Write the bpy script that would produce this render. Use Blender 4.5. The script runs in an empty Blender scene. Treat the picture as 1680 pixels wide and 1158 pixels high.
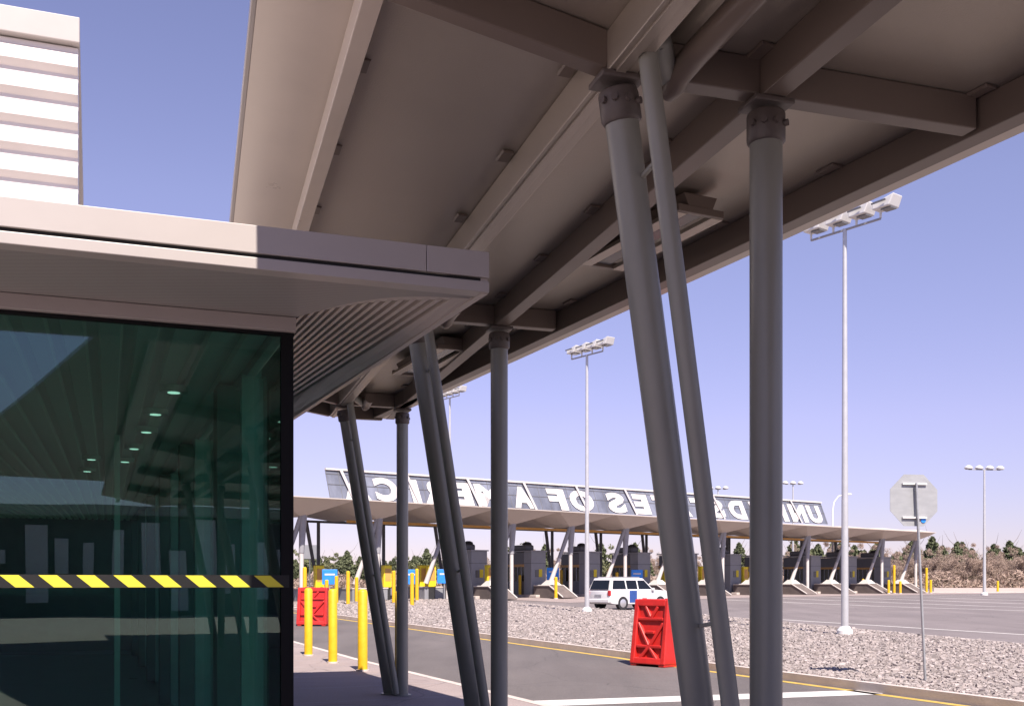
import bpy, math, random
from mathutils import Vector, Matrix
import numpy as np
R = random.Random(7)
scene = bpy.context.scene
COL = scene.collection
F, HZ, EYE = 1700.0, 957.0, 1.6

# ------------------------------------------------------------------ materials
def mat(name, col, rough=0.6, metal=0.0, var=0.12, scale=3.0, bump=0.0, bscale=60.0, spec=0.5, coat=0.0, col2=None, stretch=None):
    m = bpy.data.materials.new(name); m.use_nodes = True
    nt = m.node_tree; N = nt.nodes; L = nt.links
    b = N['Principled BSDF']
    b.inputs['Roughness'].default_value = rough
    b.inputs['Metallic'].default_value = metal
    b.inputs['Specular IOR Level'].default_value = spec
    b.inputs['Coat Weight'].default_value = coat
    b.inputs['Coat Roughness'].default_value = 0.15
    tc = N.new('ShaderNodeTexCoord'); mp = N.new('ShaderNodeMapping')
    L.new(tc.outputs['Object'], mp.inputs['Vector'])
    if stretch: mp.inputs['Scale'].default_value = stretch
    n = N.new('ShaderNodeTexNoise'); n.inputs['Scale'].default_value = scale; n.inputs['Detail'].default_value = 6
    n.inputs['Roughness'].default_value = 0.62
    L.new(mp.outputs['Vector'], n.inputs['Vector'])
    r = N.new('ShaderNodeValToRGB')
    r.color_ramp.elements[0].position = 0.3; r.color_ramp.elements[1].position = 0.72
    c = Vector(col); d = Vector(col2) if col2 else c * (1 + var)
    a = c * (1 - var)
    r.color_ramp.elements[0].color = (*a, 1); r.color_ramp.elements[1].color = (*d, 1)
    L.new(n.outputs['Fac'], r.inputs['Fac']); L.new(r.outputs['Color'], b.inputs['Base Color'])
    mr = N.new('ShaderNodeMapRange'); mr.inputs['To Min'].default_value = max(0, rough - 0.08); mr.inputs['To Max'].default_value = min(1, rough + 0.1)
    L.new(n.outputs['Fac'], mr.inputs['Value']); L.new(mr.outputs['Result'], b.inputs['Roughness'])
    if bump > 0:
        n2 = N.new('ShaderNodeTexNoise'); n2.inputs['Scale'].default_value = bscale; n2.inputs['Detail'].default_value = 3
        L.new(tc.outputs['Object'], n2.inputs['Vector'])
        bp = N.new('ShaderNodeBump'); bp.inputs['Strength'].default_value = bump; bp.inputs['Distance'].default_value = 0.01
        L.new(n2.outputs['Fac'], bp.inputs['Height']); L.new(bp.outputs['Normal'], b.inputs['Normal'])
    return m

M = {}
_mat = mat
LOW = {'white_panel', 'white_siding', 'road_asphalt', 'lot_asphalt', 'sidewalk_concrete', 'kerb_concrete', 'gravel_bed', 'dry_ground', 'white_road_paint', 'yellow_road_paint', 'yellow_bollard_paint', 'red_plastic', 'galvanized_steel', 'pole_aluminium', 'lamp_white', 'crushed_stone', 'letter_white', 'car_white', 'pine_needles', 'spring_leaves', 'bare_twigs', 'light_steel_paint', 'sign_aluminium', 'canopy_fabric', 'yellow_tape'}
def mat(name, col, *a, **k):
    if name in LOW:
        col = tuple(c * .8 for c in col)
        if 'col2' in k: k['col2'] = tuple(c * .8 for c in k['col2'])
    return _mat(name, col, *a, **k)
M['deck'] = mat('deck_paint', (0.40, 0.348, 0.295), 0.33, metal=0.4, var=0.07, scale=.8, bump=0.2, bscale=140, spec=0.6)
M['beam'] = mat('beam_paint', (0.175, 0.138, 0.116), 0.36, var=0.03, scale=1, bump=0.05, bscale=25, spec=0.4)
M['edge'] = mat('bounce_lit_paint', (0.55, 0.475, 0.41), 0.3, var=0.05, scale=1.5, spec=0.7)  # lighter than the deck: bounce light painted into the canopy edges
M['column'] = mat('column_paint', (0.255, 0.252, 0.222), 0.33, var=0.15, scale=3.5, bump=0.04, bscale=30, stretch=(1, 1, .25))
M['cap'] = mat('cast_cap_paint', (0.105, 0.085, 0.078), 0.45, var=0.15, scale=12, bump=0.2, bscale=40)
M['white_metal'] = mat('white_panel', (0.50, 0.455, 0.43), 0.35, var=0.03, scale=1.5, bump=0.03, bscale=12)
M['siding'] = mat('white_siding', (0.76, 0.70, 0.67), 0.45, var=0.05, scale=2)
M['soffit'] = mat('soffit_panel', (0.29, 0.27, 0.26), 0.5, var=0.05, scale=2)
M['corrugated'] = mat('corrugated_metal', (0.48, 0.42, 0.385), 0.38, var=0.05, scale=3)
M['header'] = mat('header_paint', (0.36, 0.32, 0.31), 0.4, var=0.05)
M['black'] = mat('black_frame', (0.004, 0.004, 0.005), 0.6, var=0.1, spec=.2)
M['dark'] = mat('dark_rubber', (0.02, 0.02, 0.022), 0.7)
M['tape_y'] = mat('yellow_tape', (0.78, 0.70, 0.05), 0.5, var=0.04)
M['tape_k'] = mat('black_tape', (0.006, 0.006, 0.006), 0.5)
M['yellow'] = mat('yellow_bollard_paint', (0.83, 0.50, 0.015), 0.48, var=0.12, scale=6, bump=0.05)
M['yellow_b'] = mat('yellow_panel_paint', (0.74, 0.58, 0.02), 0.5, var=0.1)
M['red'] = mat('red_plastic', (0.60, 0.022, 0.018), 0.45, var=0.22, scale=4, bump=0.12, bscale=20, coat=0.2)
M['galv'] = mat('galvanized_steel', (0.50, 0.51, 0.52), 0.42, metal=0.55, var=0.12, scale=9)
M['pole'] = mat('pole_aluminium', (0.62, 0.62, 0.64), 0.35, metal=0.3, var=0.06, scale=4)
M['lampw'] = mat('lamp_white', (0.80, 0.79, 0.78), 0.4, var=0.04)
M['lens'] = mat('lamp_lens', (0.12, 0.12, 0.13), 0.15, var=0.1)
M['asphalt'] = mat('road_asphalt', (0.155, 0.135, 0.13), 0.85, var=0.16, scale=0.55, bump=0.5, bscale=90, stretch=(1, .35, 1))
M['lot'] = mat('lot_asphalt', (0.215, 0.185, 0.185), 0.9, var=0.16, scale=0.25, bump=0.3, bscale=60)
M['concrete'] = mat('sidewalk_concrete', (0.36, 0.295, 0.285), 0.85, var=0.1, scale=0.9, bump=0.4, bscale=70)
M['kerb'] = mat('kerb_concrete', (0.62, 0.54, 0.50), 0.85, var=0.14, scale=2.5, bump=0.4, bscale=60)
M['gravelbase'] = mat('gravel_bed', (0.34, 0.285, 0.27), 0.95, var=0.25, scale=9, bump=1.0, bscale=14)
M['verge'] = mat('sandy_verge_soil', (0.42, 0.34, 0.30), 0.95, var=0.15, scale=.4)
M['soil'] = mat('dry_ground', (0.30, 0.25, 0.20), 0.95, var=0.25, scale=0.08, bump=0.5, bscale=8, col2=(0.24, 0.25, 0.14))
M['paintw'] = mat('white_road_paint', (0.74, 0.71, 0.68), 0.7, var=0.12, scale=6)
M['painty'] = mat('yellow_road_paint', (0.62, 0.42, 0.09), 0.75, var=0.18, scale=5)
M['booth'] = mat('booth_grey', (0.24, 0.245, 0.265), 0.4, var=0.07, scale=1.5)
M['booth_dk'] = mat('booth_charcoal', (0.11, 0.11, 0.12), 0.45, var=0.1)
M['orange'] = mat('ochre_trim', (0.55, 0.30, 0.08), 0.5)
M['fabric'] = mat('canopy_fabric', (0.60, 0.53, 0.475), 0.7, var=0.06, scale=0.6)
M['steel_dk'] = mat('dark_steel', (0.12, 0.12, 0.13), 0.45)  # dark grey steel for rear supports, bars and fasteners
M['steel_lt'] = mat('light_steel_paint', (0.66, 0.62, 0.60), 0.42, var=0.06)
M['steel_md'] = mat('grey_and_shaded_steel', (0.28, 0.28, 0.30), 0.42, var=0.08)  # grey parts; also painted shade on the upper plaza supports
M['pedestal'] = mat('pedestal_brown', (0.13, 0.105, 0.10), 0.85, var=0.2, scale=2)
M['pier'] = mat('pier_white', (0.84, 0.80, 0.84), 0.5, var=0.04)
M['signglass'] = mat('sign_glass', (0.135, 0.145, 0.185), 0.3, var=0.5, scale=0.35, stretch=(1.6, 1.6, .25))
M['letter'] = mat('letter_white', (0.70, 0.66, 0.66), 0.5, var=0.04)
M['blue'] = mat('blue_sign', (0.02, 0.22, 0.72), 0.45)
M['carw'] = mat('car_white', (0.80, 0.79, 0.79), 0.2, var=0.02, coat=0.6)
M['carb'] = mat('car_blue', (0.03, 0.08, 0.27), 0.25)
M['carg'] = mat('car_glass', (0.008, 0.01, 0.014), 0.12, spec=0.4)
M['tail'] = mat('tail_red', (0.45, 0.015, 0.02), 0.2)
M['rim'] = mat('wheel_rim', (0.55, 0.55, 0.56), 0.3, metal=0.6)
M['signback'] = mat('sign_aluminium', (0.42, 0.43, 0.44), 0.5, metal=0.25, var=0.08, scale=5, stretch=(1, 1, 3))
M['stopred'] = mat('stop_red', (0.5, 0.02, 0.02), 0.4)
M['bark'] = mat('bark', (0.12, 0.09, 0.07), 0.95, var=0.3, scale=6)
M['pine'] = mat('pine_needles', (0.12, 0.145, 0.075), 0.9, var=0.3, scale=0.5, col2=(0.19, 0.21, 0.11))  # lightened so the far pines carry haze in their colour
M['leafy'] = mat('spring_leaves', (0.17, 0.19, 0.09), 0.9, var=0.3, scale=0.5, col2=(0.25, 0.25, 0.13))
M['twig'] = mat('bare_twigs', (0.38, 0.275, 0.225), 0.95, var=0.25, scale=0.6, col2=(0.50, 0.38, 0.31))
M['floor'] = mat('lobby_floor', (0.20, 0.20, 0.18), 0.3, var=0.15, scale=1.5)
M['intwall'] = mat('lobby_wall', (0.17, 0.18, 0.18), 0.6)
M['mullion'] = mat('mullion_aluminium', (0.42, 0.44, 0.44), 0.4, metal=0.3)
M['seat'] = mat('seat_blue_grey', (0.16, 0.20, 0.24), 0.45)
M['stone_a'] = mat('crushed_stone', (0.36, 0.315, 0.30), 0.9, var=0.25, scale=2.3, col2=(0.50, 0.435, 0.415))
# fine lines on the smooth soffit
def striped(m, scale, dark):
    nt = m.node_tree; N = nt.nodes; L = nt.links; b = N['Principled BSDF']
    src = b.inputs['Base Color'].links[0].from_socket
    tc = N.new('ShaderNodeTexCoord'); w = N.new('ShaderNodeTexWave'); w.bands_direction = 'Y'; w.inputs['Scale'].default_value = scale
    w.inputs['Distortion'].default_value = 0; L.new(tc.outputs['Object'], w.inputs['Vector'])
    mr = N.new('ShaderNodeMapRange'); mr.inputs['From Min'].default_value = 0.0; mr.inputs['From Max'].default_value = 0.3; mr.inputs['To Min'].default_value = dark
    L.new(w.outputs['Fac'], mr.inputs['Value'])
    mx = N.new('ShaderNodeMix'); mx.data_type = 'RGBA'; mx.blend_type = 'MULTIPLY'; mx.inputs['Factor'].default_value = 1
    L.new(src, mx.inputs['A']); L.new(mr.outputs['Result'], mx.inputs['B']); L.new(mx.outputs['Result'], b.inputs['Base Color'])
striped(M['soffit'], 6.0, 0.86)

def glass_mat(name, tint, ior=1.8, rough=0.0):
    m = bpy.data.materials.new(name); m.use_nodes = True
    nt = m.node_tree; N = nt.nodes; L = nt.links; N.remove(N['Principled BSDF'])
    out = N['Material Output']; t = N.new('ShaderNodeBsdfTransparent'); t.inputs['Color'].default_value = (*tint, 1)
    g = N.new('ShaderNodeBsdfGlossy'); g.inputs['Roughness'].default_value = rough; g.inputs['Color'].default_value = (0.9, 0.97, 0.97, 1)
    f = N.new('ShaderNodeFresnel'); f.inputs['IOR'].default_value = ior
    tc = N.new('ShaderNodeTexCoord'); n = N.new('ShaderNodeTexNoise'); n.inputs['Scale'].default_value = 0.7
    bp = N.new('ShaderNodeBump'); bp.inputs['Strength'].default_value = 0.03; bp.inputs['Distance'].default_value = 0.05
    L.new(tc.outputs['Object'], n.inputs['Vector']); L.new(n.outputs['Fac'], bp.inputs['Height']); L.new(bp.outputs['Normal'], g.inputs['Normal'])
    mx = N.new('ShaderNodeMixShader'); L.new(f.outputs['Fac'], mx.inputs['Fac']); L.new(t.outputs[0], mx.inputs[1]); L.new(g.outputs[0], mx.inputs[2])
    L.new(mx.outputs[0], out.inputs['Surface'])
    return m
M['glass'] = glass_mat('green_glass', (0.58, 0.87, 0.77), 1.66)
M['glass_in'] = glass_mat('lobby_side_glass', (0.72, 0.93, 0.88), 1.4)
def emis(name, col, s):
    m = mat(name, col); b = m.node_tree.nodes['Principled BSDF']; b.inputs['Emission Color'].default_value = (*col, 1); b.inputs['Emission Strength'].default_value = s
    return m
M['lit'] = emis('downlight_lamp', (1.0, 1.0, 0.95), 0.5)

# ------------------------------------------------------------------ mesh helpers
class MB:
    def __init__(s): s.v = []; s.f = []
    def add(s, vs, fs):
        o = len(s.v); s.v += [tuple(p) for p in vs]; s.f += [tuple(i + o for i in f) for f in fs]; return s
    def hexa(s, p):  # bottom 4 ccw, top 4 ccw
        return s.add(p, [(3, 2, 1, 0), (4, 5, 6, 7), (0, 1, 5, 4), (1, 2, 6, 5), (2, 3, 7, 6), (3, 0, 4, 7)])
    def box(s, x0, x1, y0, y1, z0, z1):
        return s.hexa([(x0, y0, z0), (x1, y0, z0), (x1, y1, z0), (x0, y1, z0), (x0, y0, z1), (x1, y0, z1), (x1, y1, z1), (x0, y1, z1)])
    def beam(s, a, b, w, h, anchor='bottom', side=0.0):
        """box from a to b; width w horizontally; height h upwards from the a-b line"""
        a = Vector(a); b = Vector(b); d = (b - a).normalized()
        sd = d.cross(Vector((0, 0, 1)))
        if sd.length < 1e-4: sd = Vector((1, 0, 0))
        sd.normalize(); up = sd.cross(d).normalized()
        z0 = 0 if anchor == 'bottom' else (-h / 2 if anchor == 'mid' else -h)
        P = []
        for zz in (z0, z0 + h):
            P += [a + sd * (side - w / 2) + up * zz, b + sd * (side - w / 2) + up * zz, b + sd * (side + w / 2) + up * zz, a + sd * (side + w / 2) + up * zz]
        q = [P[3], P[2], P[1], P[0], P[7], P[6], P[5], P[4]]
        return s.hexa(q)
    def tube(s, pts, rad, n=20, cap=True):
        pts = [Vector(p) for p in pts]
        if not isinstance(rad, (list, tuple)): rad = [rad] * len(pts)
        rings = []; o = len(s.v); prev = None
        for i, p in enumerate(pts):
            d = (pts[min(i + 1, len(pts) - 1)] - pts[max(i - 1, 0)]).normalized()
            if prev is None:
                a = d.cross(Vector((0, 1, 0)));
                if a.length < .1: a = d.cross(Vector((1, 0, 0)))
            else: a = prev - d * prev.dot(d)
            a.normalize(); prev = a; b = d.cross(a)
            for k in range(n):
                t = 2 * math.pi * k / n; s.v.append(tuple(p + (a * math.cos(t) + b * math.sin(t)) * rad[i]))
        for i in range(len(pts) - 1):
            for k in range(n):
                s.f.append((o + i * n + k, o + i * n + (k + 1) % n, o + (i + 1) * n + (k + 1) % n, o + (i + 1) * n + k))
        if cap:
            s.f.append(tuple(o + k for k in reversed(range(n)))); e = o + (len(pts) - 1) * n; s.f.append(tuple(e + k for k in range(n)))
        return s
    def prism(s, poly, d):
        """poly: 3D points ccw seen from the outside; extruded by vector d"""
        d = Vector(d); n = len(poly); vs = [Vector(p) for p in poly] + [Vector(p) + d for p in poly]
        return s.add(vs, [tuple(range(n)), tuple(reversed(range(n, 2 * n)))] + [((i + 1) % n, i, n + i, n + (i + 1) % n) for i in range(n)])
    def build(s, name, m, parent=None, world=False, bevel=0, smooth=False, seg=2):
        me = bpy.data.meshes.new(name)
        v = s.v
        if world and parent is not None:
            inv = parent_world(parent).inverted(); v = [tuple(inv @ Vector(p)) for p in v]
        me.from_pydata(v, [], s.f); me.materials.append(m); me.update()
        import bmesh
        bm = bmesh.new(); bm.from_mesh(me); bmesh.ops.recalc_face_normals(bm, faces=bm.faces); bm.to_mesh(me); bm.free()
        o = bpy.data.objects.new(name, me); COL.objects.link(o); o.parent = parent
        if smooth:
            me.shade_smooth(); me.set_sharp_from_angle(angle=math.radians(38))
        if bevel:
            b = o.modifiers.new('bevel', 'BEVEL'); b.width = bevel; b.segments = seg; b.limit_method = 'ANGLE'; b.angle_limit = math.radians(40); b.harden_normals = False
        return o
def parent_world(o):
    m = Matrix.Translation(o.location) @ o.rotation_euler.to_matrix().to_4x4()
    return parent_world(o.parent) @ m if o.parent else m
def tag(o, label=None, cat=None, group=None, kind=None):
    if label: o['label'] = label
    if cat: o['category'] = cat
    if group: o['group'] = group
    if kind: o['kind'] = kind
    return o
def thing(name, loc, label, cat, group=None, rz=0):
    o = bpy.data.objects.new(name, None); o.empty_display_size = 0.3; COL.objects.link(o)
    o.location = loc; o.rotation_euler = (0, 0, rz)
    return tag(o, label, cat, group)
def kids(o): return [c for c in bpy.data.objects if c.parent == o]
def copy_tree(o, loc, rz=None, label=None, par=None):
    c = o.copy(); COL.objects.link(c)
    if par is None:
        c.location = loc
        if rz is not None: c.rotation_euler = (0, 0, rz)
        if label: c['label'] = label
    else: c.parent = par
    for k in kids(o):
        copy_tree(k, None, par=c)
    return c

# ------------------------------------------------------------------ terrain height
HK = [(-2000, 0), (22, 0), (31, 0.1), (48, 0.3), (59, 0.42), (73, 0.72), (96, 0.85), (180, 1.1), (400, 1.3), (3000, 1.35)]
def h(y):
    for (a, za), (b, zb) in zip(HK, HK[1:]):
        if y <= b: return za + (zb - za) * (y - a) / (b - a)
    return HK[-1][1]
def G(px, py, off=0.0):
    lo, hi = 2.0, 900.0
    for _ in range(60):
        m = (lo + hi) / 2
        if (py - HZ) * m / F - (EYE - h(m) - off) < 0: lo = m
        else: hi = m
    return Vector(((px - 840) / F * lo, lo, h(lo) + off))
def pxX(px, Y): return (px - 840) / F * Y
def at(px, py, Y): return Vector(((px - 840) / F * Y, Y, EYE + (HZ - py) / F * Y))
def lerp(pts, y):
    if y <= pts[0][0]: a, b = pts[0], pts[1]
    elif y >= pts[-1][0]: a, b = pts[-2], pts[-1]
    else:
        for a, b in zip(pts, pts[1:]):
            if y <= b[0]: break
    return a[1] + (b[1] - a[1]) * (y - a[0]) / (b[0] - a[0])
def stations(y0, y1, extra=()):
    ys = {y0, y1} | {k for k, _ in HK if y0 < k < y1} | {e for e in extra if y0 < e < y1}
    return sorted(ys)
def sheet(name, xl, xr, y0, y1, off, m, extra=(), skirt=0.0, kind='structure'):
    b = MB(); ys = stations(y0, y1, extra); vs = []; n = len(ys)
    for y in ys: vs += [(xl(y), y, h(y) + off), (xr(y), y, h(y) + off)]
    fs = [(2 * i, 2 * i + 1, 2 * i + 3, 2 * i + 2) for i in range(n - 1)]
    if skirt:
        o = len(vs)
        for y in ys: vs += [(xl(y), y, h(y) + off - skirt), (xr(y), y, h(y) + off - skirt)]
        fs += [(2 * i + 1, 2 * i + 3, o + 2 * i + 3, o + 2 * i + 1) for i in range(n - 1)]
        fs += [(2 * i, 2 * i + 2, o + 2 * i + 2, o + 2 * i) for i in range(n - 1)]
        fs += [(0, 1, o + 1, o), (2 * n - 2, 2 * n - 1, o + 2 * n - 1, o + 2 * n - 2)]
    b.add(vs, fs); o_ = b.build(name, m)
    return tag(o_, kind=kind)
SW = [(14.24, .25), (28.0, -5.95)]
xs = lambda y: lerp(SW, y)
KB = [(14.875, 6.59), (24.1, 2.62), (44.5, -7.5)]
xk = lambda y: lerp(KB, y)
gp = [G(1680, 1055), G(1290, 1020), G(1165, 1008), G(965, 997), G(800, 983)]
GB = [(-20, 40), (15, 19)] + [(p.y, p.x) for p in gp] + [(gp[-1].y + 4, -22.5)]
xg = lambda y: lerp(GB, y)
GEND = gp[-1].y + 3.9
ex = [14.875, 24.1, 44.5] + [g[0] for g in GB]
gr = sheet('ground', lambda y: -1800, lambda y: 1800, -600, 2600, -0.19, M['soil'])
sheet('road', lambda y: xs(y) - .05, lambda y: xk(y) + .05, -40, 100, -0.15, M['asphalt'], ex)
sheet('sidewalk', lambda y: -70, lambda y: xs(y) - .16, -40, 62, 0.0, M['concrete'], ex)
sheet('kerb', lambda y: xs(y) - .156, lambda y: xs(y), -40, 62, 0.004, M['kerb'], ex, skirt=.18)
sheet('kerb', lambda y: xk(y), lambda y: xk(y) + .16, -40, GEND + 1.5, 0.0, M['kerb'], ex, skirt=.18)
sheet('gravel_bed', lambda y: xk(y) + .16, lambda y: xg(y) - .1, -20, GEND, -0.02, M['gravelbase'], ex)
sheet('kerb', lambda y: xg(y) - .1, lambda y: xg(y) + .05, -20, GEND, -0.005, M['kerb'], ex, skirt=.18)
sheet('parking_lot', lambda y: xg(y) + .05, lambda y: 150, -20, GEND, -0.10, M['lot'], ex)
sheet('parking_lot', lambda y: -150, lambda y: 150, GEND + .001, 150, -0.10, M['lot'], ex)
sheet('yellow_kerb_line', lambda y: xk(y) - .24, lambda y: xk(y) - .05, -10, 80, -0.146, M['painty'], ex)
# stop bar
b = MB(); p = [G(888, 1158, -.146), G(1448, 1138, -.146), G(1448, 1130, -.146), G(868, 1149, -.146)]
b.add(p, [(0, 1, 2, 3)]); tag(b.build('white_stop_line', M['paintw']), kind='structure')

# plaza frame: t runs along the plaza, n towards the camera side
T = Vector((.823, .568, 0)); NN = Vector((.568, -.823, 0)); P0 = Vector((1.29, 73, 0))
def PL(t, n=0.0, z=0.0): q = P0 + T * t + NN * n; return Vector((q.x, q.y, z))
def tpx(px): r = (px - 840) / F; return (r * 73 - 1.29) / (.823 - .568 * r)
PA = math.atan2(T.y, T.x)
# lane lines on the lot, running out from the plaza
def strip_on_lot(a, bb, w, m, name):
    mb = MB(); a = Vector(a); bb = Vector(bb); d = (bb - a).normalized(); s_ = Vector((-d.y, d.x, 0)) * w / 2
    n = max(2, int((bb - a).length / 1.0)); vs = []
    for i in range(n + 1):
        q = a.lerp(bb, i / n)
        for sg in (1, -1):
            r_ = q + s_ * sg; vs.append((r_.x, r_.y, h(r_.y) - 0.094))
    mb.add(vs, [(2 * i, 2 * i + 1, 2 * i + 3, 2 * i + 2) for i in range(n)])
    return tag(mb.build(name, m), kind='structure')
for k in range(2, 14):
    t0 = -4.27 + 4.99 * k + 2.4
    q = PL(t0, 4)
    L_ = 4.0
    while True:
        e = PL(t0, L_ + 1.5)
        if e.y < 27 or e.x > 60 or e.x < xg(e.y) + .6: break
        L_ += 1.5
    if L_ > 7: strip_on_lot(PL(t0, 9.5), PL(t0, min(L_, 40 - R.random() * 9)), .24, M['paintw'], 'lane_line')

strip_on_lot(G(1250, 1014, -.1), G(1700, 1042, -.1), .2, M['paintw'], 'lot_edge_line')
def grid_on_lot(t0, t1, n0, n1, off, m, name):
    mb = MB(); nt_, nn_ = int((t1 - t0) / 2) + 1, int((n1 - n0) / 2) + 1; vs = []
    for i in range(nt_):
        for j in range(nn_):
            q = PL(t0 + (t1 - t0) * i / (nt_ - 1), n0 + (n1 - n0) * j / (nn_ - 1)); vs.append((q.x, q.y, h(q.y) + off))
    mb.add(vs, [(i * nn_ + j, i * nn_ + j + 1, (i + 1) * nn_ + j + 1, (i + 1) * nn_ + j) for i in range(nt_ - 1) for j in range(nn_ - 1)])
    return tag(mb.build(name, m), kind='structure')
grid_on_lot(-3.5, 60, -12, 9, -.086, M['concrete'], 'plaza_apron')
Yk = G(1600, 972, -.1).y
sheet('sandy_verge', lambda y: pxX(1532, y), lambda y: 190, Yk, 152, -.02, M['verge'])
sheet('kerb', lambda y: pxX(1530, y), lambda y: 190, Yk - .3, Yk - .001, .0, M['kerb'], skirt=.12)
# stones on the gravel island
rs = np.random.RandomState(3)
V = []; Fc = []
base = np.array([(-1, -1, -1), (1, -1, -1), (1, 1, -1), (-1, 1, -1), (-1, -1, 1), (1, -1, 1), (1, 1, 1), (-1, 1, 1)], float)
fcs = np.array([(3, 2, 1, 0), (4, 5, 6, 7), (0, 1, 5, 4), (1, 2, 6, 5), (2, 3, 7, 6), (3, 0, 4, 7)])
cnt = 0
while cnt < 62000:
    y = 14 + (rs.rand() ** 1.7) * (GEND - 15); x0, x1 = xk(y) + .2, xg(y) - .15
    x0 = max(x0, -0.3 * y); x1 = min(x1, 0.52 * y + .5)
    if x1 <= x0: continue
    if rs.rand() > (x1 - x0) / 12: continue
    x = x0 + rs.rand() * (x1 - x0)
    s = (0.013 + 0.017 * rs.rand() ** 2 + (.016 if rs.rand() < .02 else 0)) * (1 + y / 45)
    q = base * (1 - .45 * rs.rand(8, 1)) * np.array([s * (.75 + .5 * rs.rand()), s * (.75 + .4 * rs.rand()), s * (.6 + .4 * rs.rand())])
    a = rs.rand() * 6.28; t_ = (rs.rand() - .5) * .9; c, sn = math.cos(a), math.sin(a)
    q = q @ np.array([[1, 0, 0], [0, math.cos(t_), -math.sin(t_)], [0, math.sin(t_), math.cos(t_)]]) @ np.array([[c, -sn, 0], [sn, c, 0], [0, 0, 1]])
    q += np.array([x, y, h(y) - .02 + s * .25]); V.append(q); Fc.append(fcs + 8 * cnt); cnt += 1
mb = MB(); mb.v = [tuple(p) for p in np.concatenate(V)]; mb.f = [tuple(int(i) for i in f) for f in np.concatenate(Fc)]
st = mb.build('gravel', M['stone_a']); tag(st, 'loose pinkish grey crushed stone filling the island between road and parking lot', 'gravel', kind='stuff')
# sidewalk joints
mb = MB(); y = 8.0
while y < 40:
    x1 = xs(y) - .16; a = Vector((x1, y, h(y) + .003)); d_ = Vector((-.91, -.41, 0)) * 9; e = a + d_; e.z = h(e.y) + .003
    n_ = Vector((-.41, .91, 0)) * .008; mid_ = a.lerp(e, .5); mid_.z = h(mid_.y) + .004
    mb.add([a - n_, mid_ - n_, e - n_, e + n_, mid_ + n_, a + n_], [(0, 1, 4, 5), (1, 2, 3, 4)]); y += 1.75
tag(mb.build('sidewalk_joint', M['steel_md']), kind='structure')
# worn asphalt
def weather(m, amount):
    nt = m.node_tree; N = nt.nodes; L = nt.links; b = N['Principled BSDF']; src = b.inputs['Base Color'].links[0].from_socket
    tc = N.new('ShaderNodeTexCoord'); mp = N.new('ShaderNodeMapping'); mp.inputs['Rotation'].default_value = (0, 0, math.radians(-24)); mp.inputs['Scale'].default_value = (1.1, .06, 1)
    n1 = N.new('ShaderNodeTexNoise'); n1.inputs['Scale'].default_value = .9; n1.inputs['Detail'].default_value = 4
    L.new(tc.outputs['Object'], mp.inputs['Vector']); L.new(mp.outputs['Vector'], n1.inputs['Vector'])
    r1 = N.new('ShaderNodeMapRange'); r1.inputs['From Min'].default_value = .35; r1.inputs['From Max'].default_value = .65; r1.inputs['To Min'].default_value = 1 - amount; r1.inputs['To Max'].default_value = 1 + amount * .6
    L.new(n1.outputs['Fac'], r1.inputs['Value'])
    n3 = N.new('ShaderNodeTexNoise'); n3.inputs['Scale'].default_value = .6; L.new(tc.outputs['Object'], n3.inputs['Vector'])
    mx0 = N.new('ShaderNodeMix'); mx0.data_type = 'VECTOR'; mx0.inputs['Factor'].default_value = .35
    L.new(tc.outputs['Object'], mx0.inputs['A']); L.new(n3.outputs['Color'], mx0.inputs['B'])
    vo = N.new('ShaderNodeTexVoronoi'); vo.feature = 'DISTANCE_TO_EDGE'; vo.inputs['Scale'].default_value = .42; L.new(mx0.outputs['Result'], vo.inputs['Vector'])
    r2 = N.new('ShaderNodeMapRange'); r2.inputs['From Max'].default_value = .006; r2.inputs['To Min'].default_value = .72; L.new(vo.outputs['Distance'], r2.inputs['Value'])
    n4 = N.new('ShaderNodeTexNoise'); n4.inputs['Scale'].default_value = 38; n4.inputs['Detail'].default_value = 2; L.new(tc.outputs['Object'], n4.inputs['Vector'])
    r4 = N.new('ShaderNodeMapRange'); r4.inputs['From Min'].default_value = .3; r4.inputs['From Max'].default_value = .7; r4.inputs['To Min'].default_value = .82; r4.inputs['To Max'].default_value = 1.18; L.new(n4.outputs['Fac'], r4.inputs['Value'])
    m1 = N.new('ShaderNodeMath'); m1.operation = 'MULTIPLY'; L.new(r1.outputs['Result'], m1.inputs[0]); L.new(r2.outputs['Result'], m1.inputs[1])
    m2 = N.new('ShaderNodeMath'); m2.operation = 'MULTIPLY'; L.new(m1.outputs[0], m2.inputs[0]); L.new(r4.outputs['Result'], m2.inputs[1])
    mx = N.new('ShaderNodeMix'); mx.data_type = 'RGBA'; mx.blend_type = 'MULTIPLY'; mx.inputs['Factor'].default_value = 1
    L.new(src, mx.inputs['A']); L.new(m2.outputs[0], mx.inputs['B']); L.new(mx.outputs['Result'], b.inputs['Base Color'])
weather(M['asphalt'], .13); weather(M['lot'], .10); weather(M['concrete'], .06)
# per-stone shade
nt = M['stone_a'].node_tree; geo = nt.nodes.new('ShaderNodeNewGeometry')
rr = [n for n in nt.nodes if n.type == 'VALTORGB'][0]
for l in list(rr.inputs['Fac'].links): nt.links.remove(l)
nt.links.new(geo.outputs['Random Per Island'], rr.inputs['Fac']); rr.color_ramp.elements[0].position = 0.0; rr.color_ramp.elements[1].position = 1.0

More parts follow.
